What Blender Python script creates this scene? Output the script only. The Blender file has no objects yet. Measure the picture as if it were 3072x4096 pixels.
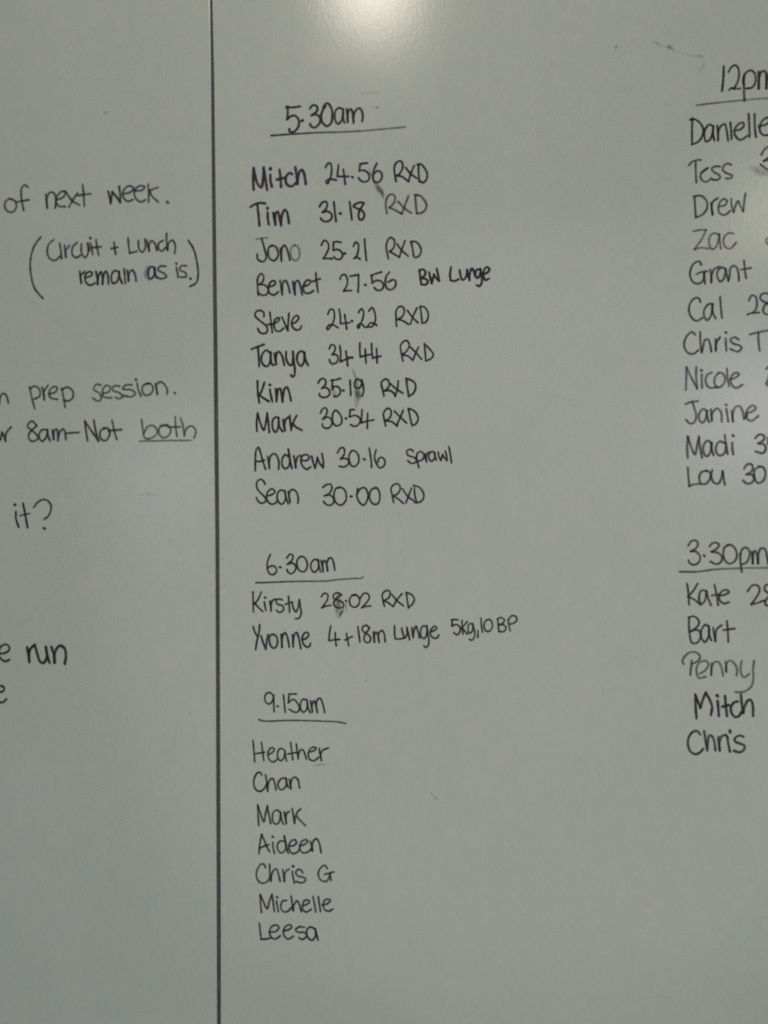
import bpy, bmesh, math, random
from mathutils import Vector, Matrix

# ---------------------------------------------------------------- scene, camera, light
sc = bpy.context.scene
COL = sc.collection
F_PX, W_PX, H_PX = 3300.0, 3072.0, 4096.0
cam_data = bpy.data.cameras.new('camera')
cam = bpy.data.objects.new('camera', cam_data)
COL.objects.link(cam)
cam.location = (0.10510, -1.00000, 0.00000)
cam.rotation_euler = (math.radians(90.6), math.radians(0.0), math.radians(6.0))
cam.rotation_mode = 'XYZ'
cam_data.sensor_fit = 'VERTICAL'
cam_data.sensor_height = 36.0
cam_data.sensor_width = 27.0
cam_data.lens = 36.0 * F_PX / H_PX
cam_data.clip_start = 0.02
cam_data.clip_end = 50.0
cam_data.dof.use_dof = True
cam_data.dof.focus_distance = 1.0
cam_data.dof.aperture_fstop = 0.95
sc.camera = cam

world = bpy.data.worlds.new('World')
sc.world = world
world.use_nodes = True
bg = world.node_tree.nodes['Background']
bg.inputs[0].default_value = (0.74, 0.93, 1.0, 1)
bg.inputs[1].default_value = 0.11

sc.view_settings.view_transform = 'Standard'
sc.view_settings.look = 'None'
sc.view_settings.exposure = 0.0
sc.view_settings.gamma = 1.0
sc.cycles.transparent_max_bounces = 24
sc.cycles.filter_width = 1.95
sc.cycles.use_denoising = False

def area(name, loc, target, size, power, color, shape='DISK', size_y=None):
    d = bpy.data.lights.new(name, 'AREA')
    d.shape = shape
    d.size = size
    if size_y:
        d.size_y = size_y
    d.energy = power
    d.color = color
    o = bpy.data.objects.new(name, d)
    COL.objects.link(o)
    o.location = loc
    o.rotation_euler = (Vector(target) - Vector(loc)).to_track_quat('-Z', 'Y').to_euler()
    return o


# ceiling downlight whose blurred image shows at the top of the board
area('ceiling_downlight', (-0.118, -0.873, 1.250), (-0.014, 0.000, 0.667), 0.205, 2.45, (1.0, 0.91, 0.72))
# second, farther ceiling lamp, mirrored at the right edge
area('far_ceiling_lamp', (1.551, -3.000, 1.447), (0.466, 0.000, 0.362), 0.34, 3.0, (1.0, 0.95, 0.66))
# cool window light from the back of the room
area('back_window', (1.560, -3.200, 0.540), (0.451, 0.000, 0.129), 0.55, 4.2, (0.84, 0.78, 1.0))
area('side_window', (-1.524, -3.200, 0.267), (-0.283, 0.000, 0.064), 0.6, 1.4, (0.92, 0.88, 1.0))
# added soft disc behind the camera: main fill, its falloff imitates lens vignetting
area('vignette_fill', (0.14, -1.65, -0.30), (0.08, 0.0, -0.20), 2.5, 13.2, (1.0, 0.985, 0.92))


random.seed(7)

# ---------------------------------------------------------------- materials
def new_mat(name):
    m = bpy.data.materials.new(name)
    m.use_nodes = True
    nt = m.node_tree
    return m, nt, nt.nodes['Principled BSDF'], nt.nodes['Material Output']

def node(nt, kind, **kw):
    n = nt.nodes.new(kind)
    for k, v in kw.items():
        setattr(n, k, v)
    return n

def ramp(nt, src, p0, c0, p1, c1):
    r = node(nt, 'ShaderNodeValToRGB')
    r.color_ramp.elements[0].position = p0
    r.color_ramp.elements[0].color = (*c0, 1)
    r.color_ramp.elements[1].position = p1
    r.color_ramp.elements[1].color = (*c1, 1)
    nt.links.new(src, r.inputs[0])
    return r.outputs[0]

def mix_rgb(nt, mode, fac, a, b):
    m = node(nt, 'ShaderNodeMix', data_type='RGBA', blend_type=mode)
    for i, v in ((0, fac), (6, a), (7, b)):
        if isinstance(v, (int, float)):
            m.inputs[i].default_value = v
        elif isinstance(v, tuple):
            m.inputs[i].default_value = (*v, 1)
        else:
            nt.links.new(v, m.inputs[i])
    return m.outputs[2]

def board_material():
    m, nt, p, out = new_mat('whiteboard_enamel')
    co = node(nt, 'ShaderNodeTexCoord').outputs['Object']
    def noise(scale, detail=3.0, rough=0.55, stretch=None):
        v = co
        if stretch:
            mp = node(nt, 'ShaderNodeMapping')
            mp.inputs['Scale'].default_value = stretch
            nt.links.new(co, mp.inputs[0])
            v = mp.outputs[0]
        n = node(nt, 'ShaderNodeTexNoise')
        n.inputs['Scale'].default_value = scale
        n.inputs['Detail'].default_value = detail
        n.inputs['Roughness'].default_value = rough
        nt.links.new(v, n.inputs['Vector'])
        return n
    # cloudy residue of wiped ink
    cloud = noise(4.0, 5.0, 0.6)
    c1 = ramp(nt, cloud.outputs[0], 0.3, (0.600, 0.620, 0.575), 0.72, (0.645, 0.655, 0.615))
    # faint coloured mottle
    mott = noise(55.0, 3.0, 0.65, (1.0, 1.0, 0.55))
    c2 = mix_rgb(nt, 'MULTIPLY', 1.0, c1, ramp(nt, mott.outputs[0], 0.35, (0.915, 0.965, 0.965), 0.65, (1.0, 0.975, 0.965)))
    # fine vertical eraser streaks and dust grain
    fib = noise(420.0, 2.0, 0.6, (1.0, 1.0, 0.22))
    c3 = mix_rgb(nt, 'MULTIPLY', 1.0, c2, ramp(nt, fib.outputs[0], 0.36, (0.955, 0.955, 0.955), 0.64, (1, 1, 1)))
    grain = noise(560.0, 3.0, 0.75)
    c4 = mix_rgb(nt, 'MULTIPLY', 1.0, c3, ramp(nt, grain.outputs[0], 0.34, (0.905, 0.91, 0.91), 0.66, (1.045, 1.04, 1.035)))
    nt.links.new(c4, p.inputs['Base Color'])
    rr = node(nt, 'ShaderNodeMapRange')
    rr.inputs['To Min'].default_value = 0.18
    rr.inputs['To Max'].default_value = 0.23
    nt.links.new(cloud.outputs[0], rr.inputs[0])
    nt.links.new(rr.outputs[0], p.inputs['Roughness'])
    p.inputs['Specular IOR Level'].default_value = 0.5
    peel = noise(140.0, 2.0, 0.5, (1.6, 1.0, 0.7))
    b1 = node(nt, 'ShaderNodeBump')
    b1.inputs['Strength'].default_value = 0.10
    b1.inputs['Distance'].default_value = 0.0006
    nt.links.new(peel.outputs[0], b1.inputs['Height'])
    b2 = node(nt, 'ShaderNodeBump')
    b2.inputs['Strength'].default_value = 0.06
    b2.inputs['Distance'].default_value = 0.0003
    nt.links.new(fib.outputs[0], b2.inputs['Height'])
    nt.links.new(b1.outputs[0], b2.inputs['Normal'])
    nt.links.new(b2.outputs[0], p.inputs['Normal'])
    return m

def ink_material(name, color, streak_lo, smear=False):
    """dry-erase ink: thin pigment film, its cover stored per vertex in the attribute 'cover'"""
    m, nt, p, out = new_mat(name)
    co = node(nt, 'ShaderNodeTexCoord').outputs['Object']
    n = node(nt, 'ShaderNodeTexNoise')
    n.inputs['Scale'].default_value = 260.0 if not smear else 330.0
    n.inputs['Detail'].default_value = 3.0
    n.inputs['Roughness'].default_value = 0.6
    if smear:
        mp = node(nt, 'ShaderNodeMapping')
        mp.inputs['Scale'].default_value = (1.0, 1.0, 0.3)
        nt.links.new(co, mp.inputs[0])
        nt.links.new(mp.outputs[0], n.inputs['Vector'])
    else:
        nt.links.new(co, n.inputs['Vector'])
    hue = node(nt, 'ShaderNodeTexNoise')
    hue.inputs['Scale'].default_value = 75.0
    nt.links.new(co, hue.inputs['Vector'])
    warm = (color[0] * 1.5, color[1] * 0.95, color[2] * 0.95)
    cool = (color[0] * 0.75, color[1] * 0.95, color[2] * 1.35)
    nt.links.new(ramp(nt, hue.outputs[0], 0.38, cool, 0.62, warm), p.inputs['Base Color'])
    p.inputs['Roughness'].default_value = 0.45
    p.inputs['Specular IOR Level'].default_value = 0.3
    at = node(nt, 'ShaderNodeAttribute', attribute_name='cover')
    mr = node(nt, 'ShaderNodeMapRange')
    mr.inputs['From Min'].default_value = 0.32
    mr.inputs['From Max'].default_value = 0.62
    mr.inputs['To Min'].default_value = streak_lo
    mr.inputs['To Max'].default_value = 1.0 if not smear else 1.15
    nt.links.new(n.outputs[0], mr.inputs[0])
    mul = node(nt, 'ShaderNodeMath', operation='MULTIPLY', use_clamp=True)
    nt.links.new(at.outputs['Fac'], mul.inputs[0])
    nt.links.new(mr.outputs[0], mul.inputs[1])
    nt.links.new(mul.outputs[0], p.inputs['Alpha'])
    return m

def plain(name, color, rough, metal=0.0, bump=0.0, scale=60.0):
    m, nt, p, out = new_mat(name)
    co = node(nt, 'ShaderNodeTexCoord').outputs['Object']
    n = node(nt, 'ShaderNodeTexNoise')
    n.inputs['Scale'].default_value = scale
    n.inputs['Detail'].default_value = 4.0
    nt.links.new(co, n.inputs['Vector'])
    lo = tuple(c * 0.78 for c in color)
    hi = tuple(min(1, c * 1.2) for c in color)
    nt.links.new(ramp(nt, n.outputs[0], 0.35, lo, 0.65, hi), p.inputs['Base Color'])
    p.inputs['Roughness'].default_value = rough
    p.inputs['Metallic'].default_value = metal
    if bump:
        b = node(nt, 'ShaderNodeBump')
        b.inputs['Strength'].default_value = bump
        b.inputs['Distance'].default_value = 0.001
        nt.links.new(n.outputs[0], b.inputs['Height'])
        nt.links.new(b.outputs[0], p.inputs['Normal'])
    return m

M_BOARD = board_material()
M_INK = ink_material('black_marker_ink', (0.016, 0.010, 0.012), 0.84)
INKS = {'black': M_INK,
        'brown': ink_material('brownish_worn_ink', (0.045, 0.022, 0.018), 0.78),
        'purple': ink_material('purplish_worn_ink', (0.032, 0.018, 0.034), 0.80)}
M_SMEAR = ink_material('smeared_ink', (0.080, 0.085, 0.072), 0.35, smear=True)
M_STRIP = plain('grey_joining_strip', (0.085, 0.080, 0.078), 0.5, 0.0, 0.15, 45.0)
M_WALL = plain('wall_paint', (0.025, 0.024, 0.023), 0.9, 0.0, 0.3, 120.0)

# ---------------------------------------------------------------- helpers
def link(name, me, mat, parent=None):
    o = bpy.data.objects.new(name, me)
    COL.objects.link(o)
    if mat:
        me.materials.append(mat)
    if parent:
        o.parent = parent
    return o

def thing(name, label, cat, group=None):
    o = bpy.data.objects.new(name, None)
    COL.objects.link(o)
    o['label'] = label
    o['category'] = cat
    if group:
        o['group'] = group
    return o

# joint edge of the two boards: the panels were trimmed slightly off straight (mm, board coordinates)
EDGE_L = [(-221.36, 1000.0), (-219.71, 653.3), (-218.20, 558.6), (-216.56, 401.2), (-213.82, 181.8), (-211.23, -21.0), (-210.12, -191.8), (-209.14, -377.5), (-208.48, -500.9), (-207.90, -622.7), (-207.90, -1000.0)]
EDGE_R = [(-219.67, 1000.0), (-216.97, 653.3), (-214.50, 558.6), (-212.22, 401.2), (-209.01, 181.8), (-206.62, -21.0), (-205.49, -191.8), (-204.45, -377.5), (-203.71, -500.9), (-203.30, -622.7), (-203.30, -1000.0)]

def panel(name, edge, far, sign, parent):
    """board sheet from the joint edge to x = far; sign = direction in which the sheet lies"""
    prof = [(0.0, 0.012), (0.0, 0.0010), (0.00025, 0.00042), (0.0006, 0.00012), (0.0011, 0.0), ]   # inset, depth: rolled edge
    bm = bmesh.new()
    rows = []
    for x, z in edge:
        r = [bm.verts.new((x / 1000 + sign * i, d, z / 1000)) for i, d in prof]
        r.append(bm.verts.new((far, 0.0, z / 1000)))
        r.append(bm.verts.new((far, 0.012, z / 1000)))
        rows.append(r)
    for a, b in zip(rows, rows[1:]):
        n = len(a)
        for i in range(n):
            j = (i + 1) % n
            bm.faces.new((a[i], a[j], b[j], b[i]))
    bm.faces.new(rows[0])
    bm.faces.new(rows[-1])
    bmesh.ops.recalc_face_normals(bm, faces=bm.faces)
    me = bpy.data.meshes.new(name)
    bm.to_mesh(me)
    bm.free()
    return link(name, me, M_BOARD, parent)

def catmull(pts, step):
    """smooth dense polyline through the points"""
    if len(pts) < 3:
        out = []
        for a, b in zip(pts, pts[1:]):
            n = max(1, int(math.dist(a[:2], b[:2]) / step))
            out += [tuple(p + (q - p) * k / n for p, q in zip(a, b)) for k in range(n)]
        return out + [pts[-1]]
    P = [tuple(2 * a - b for a, b in zip(pts[0], pts[1]))] + list(pts) + [tuple(2 * a - b for a, b in zip(pts[-1], pts[-2]))]
    out = []
    for i in range(1, len(P) - 2):
        p0, p1, p2, p3 = P[i - 1:i + 3]
        def tk(t, a, b):
            return t + max(math.dist(a[:2], b[:2]), 1e-6) ** 0.5
        t0 = 0.0
        t1 = tk(t0, p0, p1)
        t2 = tk(t1, p1, p2)
        t3 = tk(t2, p2, p3)
        n = max(2, int(math.dist(p1[:2], p2[:2]) / step))
        for k in range(n):
            t = t1 + (t2 - t1) * k / n
            q = []
            for c in range(len(p1)):
                a1 = (t1 - t) / (t1 - t0) * p0[c] + (t - t0) / (t1 - t0) * p1[c]
                a2 = (t2 - t) / (t2 - t1) * p1[c] + (t - t1) / (t2 - t1) * p2[c]
                a3 = (t3 - t) / (t3 - t2) * p2[c] + (t - t2) / (t3 - t2) * p3[c]
                b1 = (t2 - t) / (t2 - t0) * a1 + (t - t0) / (t2 - t0) * a2
                b2 = (t3 - t) / (t3 - t1) * a2 + (t - t1) / (t3 - t1) * a3
                q.append((t2 - t) / (t2 - t1) * b1 + (t - t1) / (t2 - t1) * b2)
            out.append(tuple(q))
    out.append(pts[-1])
    return out

CROSS = ((-1.0, 0.0), (-0.62, 1.0), (0.62, 1.0), (1.0, 0.0))
SOFT = ((-1.0, 0.0), (-0.6, 0.45), (-0.2, 1.0), (0.25, 0.95), (0.65, 0.4), (1.0, 0.0))

class Film:
    """collects marker strokes as a thin layered film lying on the board"""
    def __init__(self):
        self.v, self.f, self.c = [], [], []
        self.k = 0
    def ribbon(self, line, cross):
        # line: (x mm, z mm, half width mm, cover)
        n = len(line)
        tang = []
        for i in range(n):
            a = line[max(0, i - 1)]
            b = line[min(n - 1, i + 1)]
            d = Vector((b[0] - a[0], b[1] - a[1]))
            tang.append(d.normalized() if d.length > 1e-9 else Vector((1, 0)))
        # rounded ends
        capped = []
        def cap(i, s):
            x, z, h, c = line[i]
            t = tang[i]
            for q in ((0.95, 0.3), (0.8, 0.6), (0.45, 0.9)):
                capped.append((x + s * t.x * h * q[0], z + s * t.y * h * q[0], h * q[1], c * (0.35 if q[0] > 0.9 else 0.9), t))
        cap(0, -1)
        for i in range(n):
            capped.append((*line[i], tang[i]))
        m = len(capped)
        cap(n - 1, 1)
        tail = capped[m:]
        capped[m:] = tail[::-1]
        base = len(self.v)
        w = len(cross)
        for x, z, h, c, t in capped:
            self.k += 1
            y = -(0.00006 + self.k * 1.5e-6)
            for off, cc in cross:
                self.v.append(((x - t.y * off * h) / 1000, y, (z + t.x * off * h) / 1000))
                self.c.append(c * cc)
        for i in range(len(capped) - 1):
            for j in range(w - 1):
                a = base + i * w + j
                self.f.append((a, a + 1, a + 1 + w, a + w))
    def build(self, name, mat, parent):
        me = bpy.data.meshes.new(name)
        me.from_pydata(self.v, [], self.f)
        at = me.attributes.new('cover', 'FLOAT', 'POINT')
        at.data.foreach_set('value', self.c)
        me.polygons.foreach_set('use_smooth', [True] * len(self.f))
        me.update()
        return link(name, me, mat, parent)

def pen_stroke(film, segs, width, cover, cover_end=None):
    """segs: list of point lists (corners between them); pressure and ink flow wander a little"""
    total = sum(math.dist(a, b) for s in segs for a, b in zip(s, s[1:])) or 1.0
    if total < 2.2:          # a dot: the nib rests and leaves a fuller spot
        width, cover = width * 1.2, min(1.0, cover * 1.15)
    ph = random.uniform(0, 6.28)
    ph2 = random.uniform(0, 6.28)
    f1 = random.uniform(0.25, 0.5)
    gain = random.uniform(0.94, 1.04)
    run = 0.0
    for s in segs:
        dense = catmull(s, 1.0)
        line = []
        prev = None
        for p in dense:
            if prev:
                run += math.dist(prev, p)
            prev = p
            t = run / total
            w = width * (1 + 0.07 * math.sin(run * f1 + ph) + 0.04 * math.sin(run * 1.3 + ph2))
            c = cover if cover_end is None else cover + (cover_end - cover) * min(1, t * 1.25) ** 0.7
            c = c * gain * (1 + 0.05 * math.sin(run * 0.22 + ph2))
            if t > 0.93 and cover_end is None:
                c *= 1.06
            line.append((p[0], p[1], w / 2 * 1.26, min(1.0, c ** 1.3 * 1.1)))
        if len(line) == 1:
            line.append((line[0][0] + 0.1, line[0][1], line[0][2], line[0][3]))
        film.ribbon(line, CROSS)

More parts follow.
